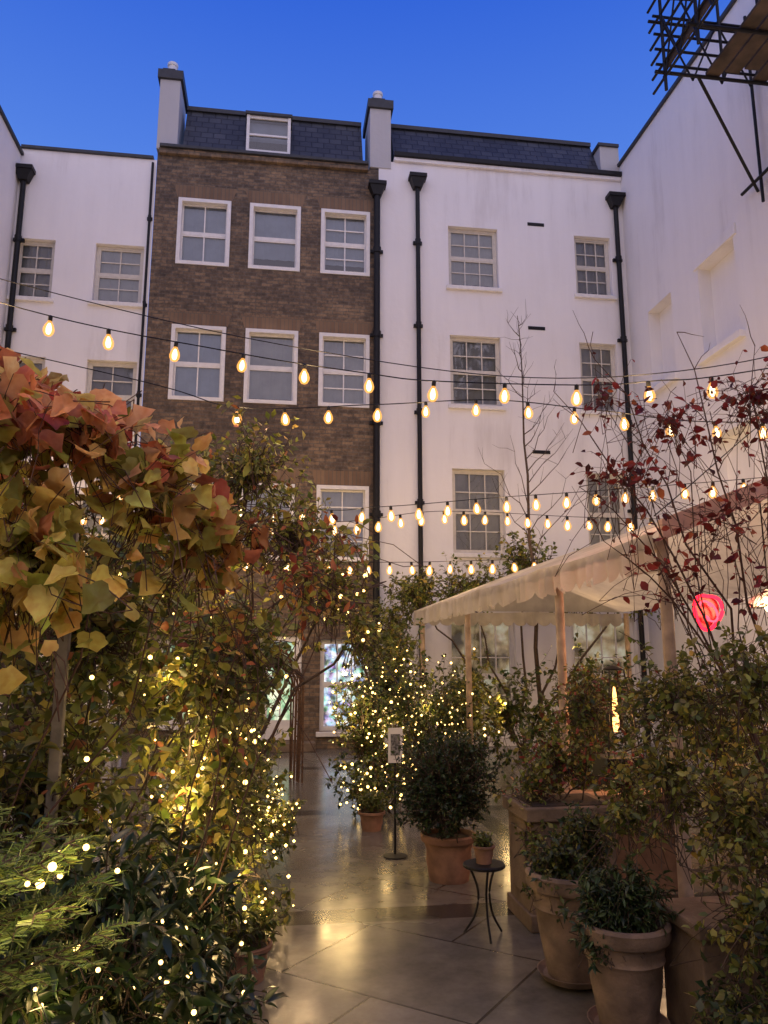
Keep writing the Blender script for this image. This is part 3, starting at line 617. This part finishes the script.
def plant(name,label,cat,base,blobs,twigs,lpt,lsize,tmpl,pal,mat='leaf',bark='bark',stem_r=.02,tw=.25,droop=.2,colorfn=None,up=.8,group=None,parent=None,part='foliage',shell=2.0,nb=.5,topfn=None,smooth=False):
    t=thing(name,label,cat,base,group) if parent is None else parent
    base=np.array(base,float); wts=np.array([b[3]*b[4]*b[5] for b in blobs])**.75; wts=wts/wts.sum()
    lines=[];rad=[];P=[];D=[]; tips=[]
    for b in blobs:
        c=np.array(b[:3]); L=bez(base+rng.normal(size=3)*[.05,.05,0],c,sagz=.08,wob=.05,k=7); lines.append(L); rad.append((stem_r,stem_r*.4))
    for i in range(twigs):
        b=blobs[rng.choice(len(blobs),p=wts)]; c=np.array(b[:3]); rr=np.array(b[3:6])
        q=rng.normal(size=3); q/=np.linalg.norm(q); q*=rng.uniform()**(1/shell)
        lump=1+.25*math.sin(q[0]*5+b[0]*7)*math.sin(q[1]*6+q[2]*5+b[2]*3)
        if rng.uniform()<.12: lump*=rng.uniform(1.05,1.4)
        tip=c+q*rr*lump
        if tip[2]<.03: tip[2]=rng.uniform(.03,.2)
        if topfn is not None:
            zt=topfn(tip)
            if tip[2]>zt: tip[2]=zt-rng.uniform(0,.2)
        out=q/max(np.linalg.norm(q),.05); 
        st=tip-(out*.8+rng.normal(size=3)*.35+np.array([0,0,.45]))*tw*rng.uniform(.6,1.3)
        L=bez(st,tip,sagz=tw*.12,wob=.06,k=5); lines.append(L); rad.append((stem_r*.16+.0012,.001))
        if rng.uniform()<nb: lines.append(bez(c+(st-c)*.15,st,sagz=-.03,wob=.08,k=5)); rad.append((stem_r*.3,stem_r*.16+.001))
        n=max(2,int(lpt*rng.uniform(.6,1.4))); tt=rng.uniform(.15,1.0,n); tt[-1]=1
        idx=tt*4; k0=np.minimum(idx.astype(int),3); fr=(idx-k0)[:,None]; p=L[k0]*(1-fr)+L[k0+1]*fr
        ax=unit((L[k0+1]-L[k0])); sd=np.where(np.arange(n)%2==0,1,-1)[:,None]; perp=unit(np.cross(ax,rng.normal(size=(n,3))))
        d=ax*.55+perp*sd*.9+rng.normal(size=(n,3))*.25; d[:,2]-=droop
        P.append(p); D.append(d); tips.append(tip)
    P=np.concatenate(P);D=np.concatenate(D); n=len(P)
    sz=lsize*rng.uniform(.5,1.25,n)
    cols=pick(pal,n) if colorfn is None else colorfn(P)
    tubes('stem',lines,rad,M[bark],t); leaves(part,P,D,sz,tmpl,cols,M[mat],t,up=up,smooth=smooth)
    return t,np.array(tips)
fb=MB(); fb.lathe(0,0,[(.001,-1),(.7,-.7),(1,0),(.7,.7),(.001,1)],8); o=fb.build('tmp',[M['fairy']],None,(0,0,0),smooth=True); me_f=o.data; me_f.name='fairy_bulb'; bpy.data.objects.remove(o)
CAM=(0,0,1.6)
def fairy(tips,n,r,label,lights,power,jit=.03,center=None,out=.05):
    idx=rng.choice(len(tips),min(n,len(tips)),replace=False); P=tips[idx]
    P=P+rng.normal(size=P.shape)*jit; P[:,2]=np.maximum(P[:,2],.03)
    d=P-np.array(CAM); P=P-unit(d)*out
    left=list(range(len(P))); cur=left.pop(0); order=[cur]
    while left:
        q=P[left]-P[cur]; j=int(np.argmin((q**2).sum(1))); cur=left.pop(j); order.append(cur)
    P=P[order]; t=thing('fairy_lights',label,'fairy lights',tuple(P[0]),'fairy lights wound through the shrubs')
    Ls=[];
    for a,b in zip(P,P[1:]): Ls.append(bez(a,b,-.02,.04,4))
    if Ls: tubes('wire',[np.concatenate([l[:-1] for l in Ls]+[Ls[-1][-1:]])],[(.0012,.0012)],M['iron'],t,3)
    dist=np.linalg.norm(P-np.array(CAM),axis=1); near=np.argsort(dist)[:90]
    for i in near:
        o=bpy.data.objects.new('bulb',me_f); link(o,t,tuple(P[i])); o.scale=(r*random.uniform(.45,1.3),)*3
    rest=[i for i in range(len(P)) if i not in set(near.tolist())]
    if rest:
        m=MB()
        for i in rest:
            x,y,z=P[i]; rr=r*random.uniform(.45,1.3)
            m.v+=[(x-rr,y,z),(x+rr,y,z),(x,y-rr,z),(x,y+rr,z),(x,y,z-rr),(x,y,z+rr)]; b=len(m.v)-6
            for q in [(0,2,4),(2,1,4),(1,3,4),(3,0,4),(2,0,5),(1,2,5),(3,1,5),(0,3,5)]: m.f.append(tuple(b+k for k in q)); m.m.append(0)
        o=m.build('bulbs',[M['fairy']],t); o['kind']='stuff'
    for k in range(lights):
        p=P[int(len(P)*(k+.5)/lights)]; p=p-unit((p-np.array(CAM))[None])[0]*.12
        addlight('fairy_glow',tuple(p),power,(1,.66,.26),.05,t)
G=lambda r,g,b,w=1:((r,g,b),w)
OLIVE=[G(.10,.125,.025,3),G(.15,.165,.035,2),G(.22,.20,.04,1),G(.05,.075,.02,2)]
DARK=[G(.02,.042,.015,3),G(.035,.065,.02,2),G(.05,.075,.022,1)]
YEL=[G(.26,.25,.05,3),G(.18,.20,.035,3),G(.38,.31,.06,1),G(.10,.13,.025,2)]
RED=[G(.16,.02,.02,4),G(.25,.035,.03,2),G(.08,.015,.015,3),G(.30,.09,.04,.7)]
def vinecol(P):
    n=len(P); hi=[G(.80,.40,.22,3),G(.82,.52,.28,2.6),G(.70,.28,.18,1.6),G(.42,.10,.08,.3),G(.76,.64,.28,1.8)]
    lo=[G(.70,.64,.20,3),G(.52,.56,.15,3.2),G(.74,.52,.20,1.8),G(.26,.32,.07,1)]
    rd=[G(.48,.20,.09,2.5),G(.60,.36,.12,3),G(.30,.08,.05,.7),G(.42,.42,.11,4)]
    a=pick(hi,n);b=pick(lo,n);c=pick(rd,n)
    s=(P[:,2]+rng.normal(size=n)*.14-(2.16))/.2; fac=np.clip(s,0,1)[:,None]>rng.uniform(size=(n,1))
    col=np.where(fac,a,b); r=(P[:,0]+rng.normal(size=n)*.14>-.28)[:,None]
    return np.clip(np.where(r,c,col),0,.88)
t,tips=plant('autumn_vine','grape vine with large orange, red and yellow autumn leaves','vine',(-1.0,2.7,0),
 [(-.98,2.5,2.40,.45,.4,.25),(-.70,2.7,2.40,.36,.3,.22),(-.45,2.75,2.22,.3,.28,.2),(-1.1,2.5,1.93,.4,.4,.35),(-.80,2.6,1.93,.3,.3,.30),(-.28,2.9,2.05,.22,.25,.18)],
 560,3.2,.090,LB,None,'autumn','barkred',.006,.34,.55,colorfn=vinecol,up=.3,shell=1.3,topfn=lambda p:2.57-.30*max(0,p[0]+.8),smooth=True)
plant('russet_climber','trailing climber with sparse small russet leaves','vine',(-.5,3.1,0),
 [(-.1,2.95,2.08,.27,.25,.2),(.12,3.1,1.92,.22,.25,.24),(.25,3.3,2.12,.18,.2,.14),(-.15,3.0,1.72,.27,.25,.22)],
 95,5,.050,OV,[G(.40,.14,.06,2),G(.22,.05,.035,1.3),G(.5,.32,.09,2),G(.32,.34,.08,4)],'autumn','barkred',.005,.34,.5,up=.4,shell=1.2)
t,tA=plant('shrub','tall loose shrub with olive green leaves beside paved path','shrub',(-.75,3.5,0),
 [(-.75,3.4,1.75,.5,.4,.45),(-.35,3.7,1.55,.42,.4,.42),(-.9,3.3,1.1,.5,.4,.45),(-.3,3.9,1.0,.33,.4,.45),(-.15,4.0,1.7,.28,.35,.3)],600,11,.062,OV,OLIVE+YEL+YEL+[G(.35,.13,.05,1)],'leaf','bark',.010,.3,.3,shell=1.5)
t,tB=plant('shrub','broad bushy shrub with dark glossy pointed leaves','shrub',(-.55,2.9,0),
 [(-.5,2.8,.72,.36,.33,.33),(-.38,3.3,.6,.33,.35,.4),(-.85,2.8,.8,.4,.33,.4),(-.42,2.75,.38,.33,.3,.3),(-.15,3.2,.3,.2,.3,.25)],430,12,.092,NAR,DARK+[G(.07,.09,.03,1)],'gloss','bark',.010,.25,.2)
t,tC=plant('shrub','small leaved shrub wound with fairy lights at path edge','shrub',(-.25,4.6,0),
 [(-.28,4.6,.55,.32,.4,.5),(-.3,5.4,.7,.38,.5,.6),(-.45,4.2,.9,.4,.4,.5),(-.15,5.9,.6,.3,.4,.5),(-.25,5.0,1.15,.3,.4,.3),(-.06,4.8,.22,.25,.3,.22),(.05,6.4,.35,.25,.4,.3)],800,12,.05,SM,OLIVE+YEL,'leaf','bark',.010,.2,.2,shell=1.7)
t,tD=plant('small_tree','slender tree with yellowing leaves beside brick house','tree',(-.5,5.8,0),
 [(-.55,5.8,2.7,.65,.6,.6),(-.2,5.6,3.0,.5,.5,.42),(.1,5.5,2.5,.5,.5,.45),(.4,5.4,2.1,.4,.45,.4),(-.9,5.9,2.2,.6,.5,.6),(-.3,5.7,1.7,.5,.5,.5),(.6,5.5,1.85,.25,.3,.2)],800,11,.06,SM,YEL+YEL+[G(.35,.13,.05,.8)],'leaf','bark',.020,.35,.35,shell=1.4)
t,tE=plant('shrub','dense green shrub filling bed near brick house','shrub',(-.4,8,0),
 [(-.5,8,1.0,.6,.7,.8),(-.7,9.5,1.1,.7,.8,.9),(-.7,10.8,.8,.5,.7,.7),(-1.6,8.5,1.6,1.,1.,1.4),(-.25,7.3,.7,.4,.5,.6)],650,11,.08,SM,OLIVE+YEL,'leaf','bark',.014,.3,.3)
t,tF=plant('tree','leafy green tree against white house wall','tree',(-2.2,6.5,0),
 [(-2.4,6.5,2.2,1.0,.9,.9),(-1.8,6.0,1.6,.9,.8,1.),(-3.3,6.5,2.0,1.,1.,1.4),(-1.6,7.6,2.6,.8,.8,.7),(-1.4,5.0,1.2,.8,.8,1.)],600,11,.10,SM,YEL+OLIVE,'leaf','bark',.035,.35,.3)
t,tG=plant('shrub','rounded green shrub covered in tiny warm fairy lights','shrub',(1.15,8.6,0),
 [(1.05,8.5,.75,.5,.5,.7),(.95,8.4,1.1,.4,.4,.45),(1.6,8.7,.9,.5,.45,.75),(1.3,8.8,1.3,.42,.4,.42),(1.95,8.9,1.0,.4,.4,.6),(.95,8.1,.35,.4,.35,.35),(1.5,8.2,.5,.4,.35,.45)],900,12,.06,SM,DARK+OLIVE,'leaf','bark',.016,.25,.2,shell=1.6)
t,tH=plant('shrub','tall leafy shrub beside marquee','shrub',(1.6,10.5,0),
 [(1.6,10.5,1.4,.5,.6,1.0),(1.25,10.9,1.8,.4,.5,.5),(1.95,12.7,2.0,.5,.6,.9),(2.5,10.0,1.0,.5,.6,.7)],650,11,.08,SM,OLIVE+YEL,'leaf','bark',.016,.3,.3,shell=1.5)
t,tI=plant('tree','small leafy tree growing behind the marquee','tree',(4.2,12.9,0),
 [(3.3,12.9,2.8,.9,.5,.6),(4.3,13.1,3.2,.7,.4,.9),(5.3,12.9,2.8,.9,.5,.6),(2.4,12.9,2.7,.6,.5,.5),(6.3,12.9,2.9,.6,.5,.7)],800,11,.09,SM,YEL+OLIVE,'leaf','bark',.03,.4,.3,shell=1.4)
plant('shrub','dark shrub with red tinged leaves beneath marquee','shrub',(3.0,7.4,0),
 [(2.9,7.4,.8,.5,.5,.65),(3.3,7.8,1.1,.5,.5,.55),(2.5,7.0,.6,.4,.4,.5),(2.6,6.4,.85,.3,.3,.5)],580,11,.07,SM,DARK+OLIVE+[G(.2,.04,.03,2.5)],'leaf','bark',.012,.3,.3,shell=1.5)
plant('shrub','broad green shrub beneath marquee near house wall','shrub',(3.6,10.6,0),
 [(3.2,10.6,.9,.8,.6,.75),(4.4,10.4,1.0,.8,.6,.8),(5.3,9.2,1.0,.8,.8,.9),(4.6,7.6,.8,.7,.7,.7)],640,11,.09,SM,OLIVE+DARK,'leaf','bark',.014,.3,.3,shell=1.6)
plant('shrub','tall olive leaved shrub beneath marquee canopy','shrub',(3.6,5.0,0),
 [(3.5,5.1,.8,.5,.5,.6),(4.1,5.6,.95,.5,.5,.65),(3.0,5.0,.7,.35,.35,.45)],420,11,.06,SM,OLIVE+YEL,'leaf','bark',.010,.3,.3,shell=1.5)
t=thing('sapling','tall bare thin sapling with upright twigs against white wall','tree',(4.3,12.3,0))
lines=[];rad=[]
tr=bez((4.3,12.3,0),(4.15,12.4,7.6),0,.006,14); lines.append(tr); rad.append((.045,.006))
for z in np.arange(3.2,7.4,.22):
    k=z/7.6*13; p=tr[int(k)]*(1-k%1)+tr[min(int(k)+1,13)]*(k%1); a=rng.uniform(0,6.28); L=(7.9-z)*.28+.12
    e=p+np.array([math.cos(a)*L*.8,math.sin(a)*L*.4,L*.95]); b=bez(p,e,-.04,.05,6); lines.append(b); rad.append((.010,.002))
    for q in range(3):
        j=rng.integers(1,5); s=b[j]; lines.append(bez(s,s+np.array([rng.normal()*.2,rng.normal()*.1,rng.uniform(.1,.35)]),0,.05,4)); rad.append((.004,.0015))
tubes('trunk',lines,rad,M['bark'],t,5)
t,tJ=plant('potted_bush','round dense dark green bush growing in terracotta pot','potted plant',(1.31,5.9,0),
 [(1.31,5.9,.70,.38,.36,.36),(1.25,5.85,.55,.33,.3,.25),(1.4,5.95,.83,.27,.25,.25)],1200,12,.032,SM,DARK,'leaf','bark',.02,.12,.1,shell=3)
def potprof(R,H,rb,rib): 
    a=[(rb,0.0),(rb*1.02,.02),(rb+(R-rb)*.5,H*.42),(R*.86,H*.62)]
    if rib: a+=[(R*.90,H*.64),(R*.93,H*.66),(R*.90,H*.68),(R*.91,H*.72)]
    return a+[(R*.95,H*.82),(R*1.05,H*.84),(R*1.09,H*.88),(R*1.08,H*.94),(R*1.10,H*.97),(R*1.06,H),(R*.97,H),(R*.93,H*.97),(R*.9,H*.86)]
def pot(parent,x,y,R,H,rb,mat='terra',z=.005,saucer=False):
    m=MB(); m.lathe(x,y,[(r,z+h) for r,h in potprof(R,H,rb,saucer)],32,0)
    m.build('pot',[M[mat]],parent,smooth=True)
    m=MB(); m.lathe(x,y,[(R*.87,z+H*.86),(R*.86,z+H*.9)],20); m.build('soil',[M['soil']],parent)
    if saucer:
        m=MB(); m.lathe(x,y,[(rb*1.25,z-.003),(rb*1.45,z+.03),(rb*1.4,z+.03),(rb*1.2,z+.008)],24); m.build('saucer',[M[mat]],parent,smooth=True)
pot(t,1.31,5.9,.19,.32,.145)
tb=thing('side_table','small round black metal side table on three legs','table',(1.26,4.72,0))
m=MB(); m.lathe(1.26,4.72,[(.12,.385),(.125,.39),(.125,.40),(.12,.405)],24); m.build('table_top',[M['iron']],tb)
for k in range(3):
    a=k*2.09+.5; m=MB(); ca,sa=math.cos(a),math.sin(a)
    m.tube(catmull([(1.26+.09*ca,4.72+.09*sa,.385),(1.26+.04*ca,4.72+.04*sa,.25),(1.26+.06*ca,4.72+.06*sa,.12),(1.26+.13*ca,4.72+.13*sa,.01)],6),.007,6); m.build('leg',[M['iron']],tb)
t,_=plant('potted_plant','small potted green plant standing on black side table','potted plant',(1.26,4.72,.41),[(1.26,4.72,.53,.06,.06,.045)],90,7,.025,SM,OLIVE,'leaf','bark',.004,.05,.1)
pot(t,1.26,4.72,.062,.10,.045,z=.407)
# planter box
pb=thing('planter_box','tall panelled stone planter holding a bushy plant','planter',(1.83,5.0,0))
m=MB(); bx0,bx1,by0,by1=1.56,2.10,4.75,5.2
m.box(bx0,bx1,by0,by1,.005,.62); m.box(bx0-.03,bx1+.03,by0-.03,by1+.03,.622,.70); m.box(bx0-.02,bx1+.02,by0-.02,by1+.02,.0052,.10)
m.box(bx0+.08,bx1-.08,by0-.015,by0-.001,.18,.55); m.box(bx0-.015,bx0-.001,by0+.08,by1-.08,.18,.55); m.build('box',[M['stone']],pb,bevel=.008)
m=MB(); m.box(bx0+.03,bx1-.03,by0+.03,by1-.03,.69,.705); m.build('soil',[M['soil']],pb)
plant('planter_shrub','airy shrub with yellow green leaves growing in planter','shrub',(1.85,5.0,.70),
 [(1.85,5.0,.98,.34,.28,.28),(2.05,5.0,1.3,.28,.3,.3),(1.65,4.95,.80,.24,.22,.18),(1.6,4.8,.6,.15,.15,.2),(2.25,4.9,.85,.25,.25,.3)],420,9,.045,SM,YEL+OLIVE+[G(.25,.06,.04,2)],'leaf','bark',.006,.2,.2,shell=1.4)
wt=thing('planter_box','long timber planter lit orange beside marquee pole','planter',(2.3,5.6,0))
m=MB(); m.box(2.12,2.9,5.42,5.62,.005,.60); m.box(2.10,2.92,5.40,5.64,.602,.65); m.build('box',[M['woodor']],wt,bevel=.006)
def bigpot(x,y,R,H,rb,mat,label,blobs,tw,lp,ls,tm,pal,m_='leaf'):
    t,tt=plant('potted_plant',label,'potted plant',(x,y,0.0),blobs,tw,lp,ls,tm,pal,m_,'bark',.005,.14,.35); pot(t,x,y,R,H,rb,mat,z=.03,saucer=True); return tt
bigpot(1.53,4.05,.205,.50,.125,'terrapale','tall weathered terracotta pot with trailing green plant',[(1.53,4.05,.62,.26,.24,.15),(1.45,4.0,.50,.22,.14,.14),(1.6,3.95,.75,.17,.16,.14)],360,11,.035,SM,DARK+OLIVE)
bigpot(1.56,3.50,.185,.43,.12,'terrapale','weathered terracotta pot with feathery green foliage',[(1.56,3.5,.56,.23,.2,.16),(1.48,3.45,.45,.18,.1,.12)],360,14,.045,NAR,DARK+[G(.08,.13,.05,2)])
st=thing('stone_trough','pale stone trough planter on paving','planter',(1.86,3.35,0))
m=MB(); m.box(1.76,2.3,3.2,3.55,.005,.46); m.box(1.74,2.32,3.18,3.57,.462,.52); m.build('trough',[M['stone']],st,bevel=.01)
t,tK=plant('shrub','loose shrub with small olive and yellow leaves beside marquee','shrub',(2.1,3.4,.3),
 [(1.78,3.45,1.1,.33,.3,.38),(2.0,3.2,.95,.4,.3,.4),(1.65,3.6,.88,.22,.25,.22),(2.15,3.3,1.5,.3,.3,.35),(1.85,2.95,.65,.3,.25,.3),(2.1,2.9,.85,.35,.3,.45),(1.85,3.5,1.45,.3,.3,.25)],580,10,.042,OV,YEL+YEL+OLIVE,'leaf','bark',.005,.30,.3,shell=1.2)
t,tL=plant('shrub','low dark leafy shrub in front of stone trough','shrub',(1.75,2.7,0),
 [(1.82,2.75,.33,.28,.25,.28),(1.75,2.95,.25,.18,.2,.2),(2.0,2.7,.5,.3,.25,.4)],400,11,.045,SM,DARK+OLIVE,'leaf','bark',.008,.2,.2)
# dark red tree
t,tM=plant('red_leaved_tree','spreading tree with sparse dark red leaves','tree',(2.75,3.9,0),
 [(2.55,3.7,3.0,.45,.35,.35),(2.1,3.8,2.9,.4,.3,.3),(2.75,3.7,2.5,.4,.35,.35),(2.35,3.75,2.35,.4,.35,.3),(2.6,3.7,1.95,.4,.35,.35),(1.85,3.8,2.55,.35,.25,.28),(2.0,3.75,2.05,.3,.25,.25),(1.75,3.85,3.0,.25,.25,.2)],300,3.8,.055,OV,RED,'autumn','barkred',.006,.40,.5,shell=1.2,up=.4,nb=.2)
lines=[];rad=[]
for e in ((1.5,3.9,3.05),(1.75,3.9,3.25),(2.2,3.8,3.4),(2.6,3.7,3.3),(1.6,3.85,2.5),(1.7,3.8,2.2)):
    L=bez((2.75,3.9,.6),e,.30,.018,9); lines.append(L); rad.append((.010,.002))
    for k in range(4,9):
        s=L[k]; lines.append(bez(s,s+np.array([rng.normal()*.15-.05,rng.normal()*.1,rng.uniform(.0,.3)]),0,.04,5)); rad.append((.003,.001))
tubes('branch',lines,rad,M['barkred'],t,5)
# fir
fx0,fy0,fh=-.70,1.85,1.45
ft=thing('fir_tree','young fir tree with bright green needles and fairy lights','tree',(fx0,fy0,0))
lines=[];rad=[];P=[];D=[];ftips=[]
lines.append(bez((fx0,fy0,0),(fx0,fy0,fh),0,.01,6)); rad.append((.02,.006))
for i in range(52):
    z=rng.uniform(.12,fh-.14); a=rng.uniform(0,6.28); L=(fh-z)*.44+.14
    s=np.array([fx0,fy0,z]); e=s+np.array([math.cos(a)*L,math.sin(a)*L,L*.10]); b=bez(s,e,-.05,.03,8); lines.append(b); rad.append((.006,.002)); ftips.append(e)
    segs=[(b,1.)]
    for k in range(2,8):
        for sd in(-1,1):
            dv=e-s; dv/=np.linalg.norm(dv); pr=np.array([-dv[1],dv[0],0])*sd; ll=.16*(1-(k/9))+.05
            q=bez(b[k],b[k]+(dv*.7+pr*.7)*ll,.005,.02,4); lines.append(q); rad.append((.003,.001)); segs.append((q,.6)); ftips.append(q[-1])
    for q,w_ in segs:
        ln=np.linalg.norm(q[-1]-q[0]); n=int(ln*360)+6; tt=rng.uniform(0,len(q)-1.001,n); k0=tt.astype(int); fr=(tt-k0)[:,None]
        p=q[k0]*(1-fr)+q[k0+1]*fr; ax=unit(q[k0+1]-q[k0]); pr=unit(np.cross(ax,rng.normal(size=(n,3))*[.08,.08,1]+[0,0,.001])); sg=rng.choice([-1,1],n)[:,None]
        P.append(p); D.append(ax*.6+pr*sg+np.array([0,0,.06]))
P=np.concatenate(P);D=np.concatenate(D); n=len(P)
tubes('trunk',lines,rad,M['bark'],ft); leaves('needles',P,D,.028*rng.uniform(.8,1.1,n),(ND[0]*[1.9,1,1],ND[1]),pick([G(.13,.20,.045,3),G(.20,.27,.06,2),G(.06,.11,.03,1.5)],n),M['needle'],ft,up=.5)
ftips=np.array(ftips)
fairy(ftips,100,.0075,'warm fairy lights draped over young fir tree',10,2.6,.01,out=.03)
fairy(tC[tC[:,0]>-.5],330,.0105,'warm fairy lights scattered through path edge shrub',6,5)
fairy(np.concatenate([tE[tE[:,0]>-1.2],tD[tD[:,2]<2.2]]),130,.013,'warm fairy lights twinkling in rear shrub border',4,8)
fairy(tG,320,.0125,'dense warm fairy lights covering rounded shrub',5,6)
fairy(tB[(tB[:,2]<.9)&(tB[:,0]>-.7)],55,.007,'few fairy lights low in dark leaved shrub',4,1.5)
fairy(tA[(tA[:,0]>-.65)&(tA[:,2]<1.6)],45,.008,'few fairy lights in olive shrub above path',4,4)
fairy(tH[tH[:,2]<1.7],60,.015,'warm fairy lights in tall shrub near shop window',3,7)
po=thing('garden_post','weathered pale post supporting the autumn vine','post',(-.80,3.14,0))
m=MB(); m.box(-.82,-.78,3.12,3.16,0.005,2.15); m.box(-.835,-.765,3.105,3.175,2.152,2.19); m.build('post',[M['postw']],po,bevel=.004)
ss=thing('sign_stand','narrow white menu board on black metal stand','sign',(1.02,6.6,0))
m=MB(); m.tube([(1.02,6.6,.02),(1.02,6.6,.98)],.010,8); m.lathe(1.02,6.6,[(.10,.005),(.10,.015),(.02,.025)],20); m.build('stand',[M['iron']],ss)
m=MB(); m.box(.96,1.08,6.575,6.585,.74,1.02,0); m.box(.98,1.06,6.572,6.5745,.80,.97,1); m.build('board',[M['frame'],plain('print_grey',(.2,.2,.2),.6,noise=.9,scale=60)],ss)
wa=thing('wicker_arch','curved brown twiggy woven arch beside door','garden arch',(-.05,10.4,0))
m=MB(); cx,cy=-.02,10.4
for k in range(9):
    R=.46-.022*k
    m.tube([(cx+R*.9+random.uniform(-.02,.02),cy+.05*k,.01)]+[(cx+R*math.cos(a)*.9+random.uniform(-.015,.015),cy+.05*k+random.uniform(-.02,.02),1.15+R*1.25*math.sin(a)) for a in np.linspace(0,math.pi,16)]+[(cx-R*.9,cy+.05*k,.01)],.012,5)
for z in np.arange(.2,1.2,.16):
    for sg in(-1,1): m.tube([(cx+sg*.43,cy,z),(cx+sg*.33,cy+.4,z+.05)],.008,5)
m.build('woven_hoops',[M['wicker']],wa,smooth=True)
sp_=thing('door_step','low stone step in front of the brick house door','step',(.12,13.9,0))
m=MB(); m.box(-.5,.75,13.75,14.195,.005,.15); m.build('step',[M['stone']],sp_,bevel=.01)
for (x,y) in ((-.10,4.3),(.95,7.6)):
    t,_=plant('potted_plant','low leafy plant in small terracotta pot on paving','potted plant',(x,y,0),[(x,y,.27,.16,.16,.1)],120,9,.04,SM,OLIVE,'leaf','bark',.005,.1,.3,group='small pots along the path'); pot(t,x,y,.12,.17,.09)
# ---------------------------------------------------------------- world
W=bpy.data.worlds.new('World'); S.world=W; W.use_nodes=True; nt=W.node_tree; bg=nt.nodes['Background']; L=nt.links.new
tc=N(nt,'ShaderNodeTexCoord'); sx=N(nt,'ShaderNodeSeparateXYZ'); L(tc.outputs['Generated'],sx.inputs[0])
r=N(nt,'ShaderNodeValToRGB'); el=r.color_ramp.elements; el[0].position=0; el[0].color=(.28,.42,.90,1); el[1].position=1; el[1].color=(.02,.08,.5,1)
for p,c in ((.48,(.125,.28,.82)),(.57,(.082,.215,.77)),(.72,(.028,.12,.68))): q=el.new(p); q.color=(*c,1)
L(sx.outputs['Z'],r.inputs[0])
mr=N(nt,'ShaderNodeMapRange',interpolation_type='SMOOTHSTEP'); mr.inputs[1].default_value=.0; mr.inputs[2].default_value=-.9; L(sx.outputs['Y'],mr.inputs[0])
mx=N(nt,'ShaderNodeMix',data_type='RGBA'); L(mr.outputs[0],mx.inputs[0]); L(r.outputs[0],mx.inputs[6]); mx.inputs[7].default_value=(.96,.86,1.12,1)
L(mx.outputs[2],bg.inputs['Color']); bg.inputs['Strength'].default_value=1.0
cd=bpy.data.cameras.new('camera'); cd.sensor_fit='VERTICAL'; cd.sensor_height=36; cd.lens=27.04; cd.clip_end=500; cd.clip_start=.05
co=bpy.data.objects.new('camera',cd); co.location=CAM; co.rotation_euler=(math.radians(100.7),0,math.radians(-8)); COL.objects.link(co); S.camera=co
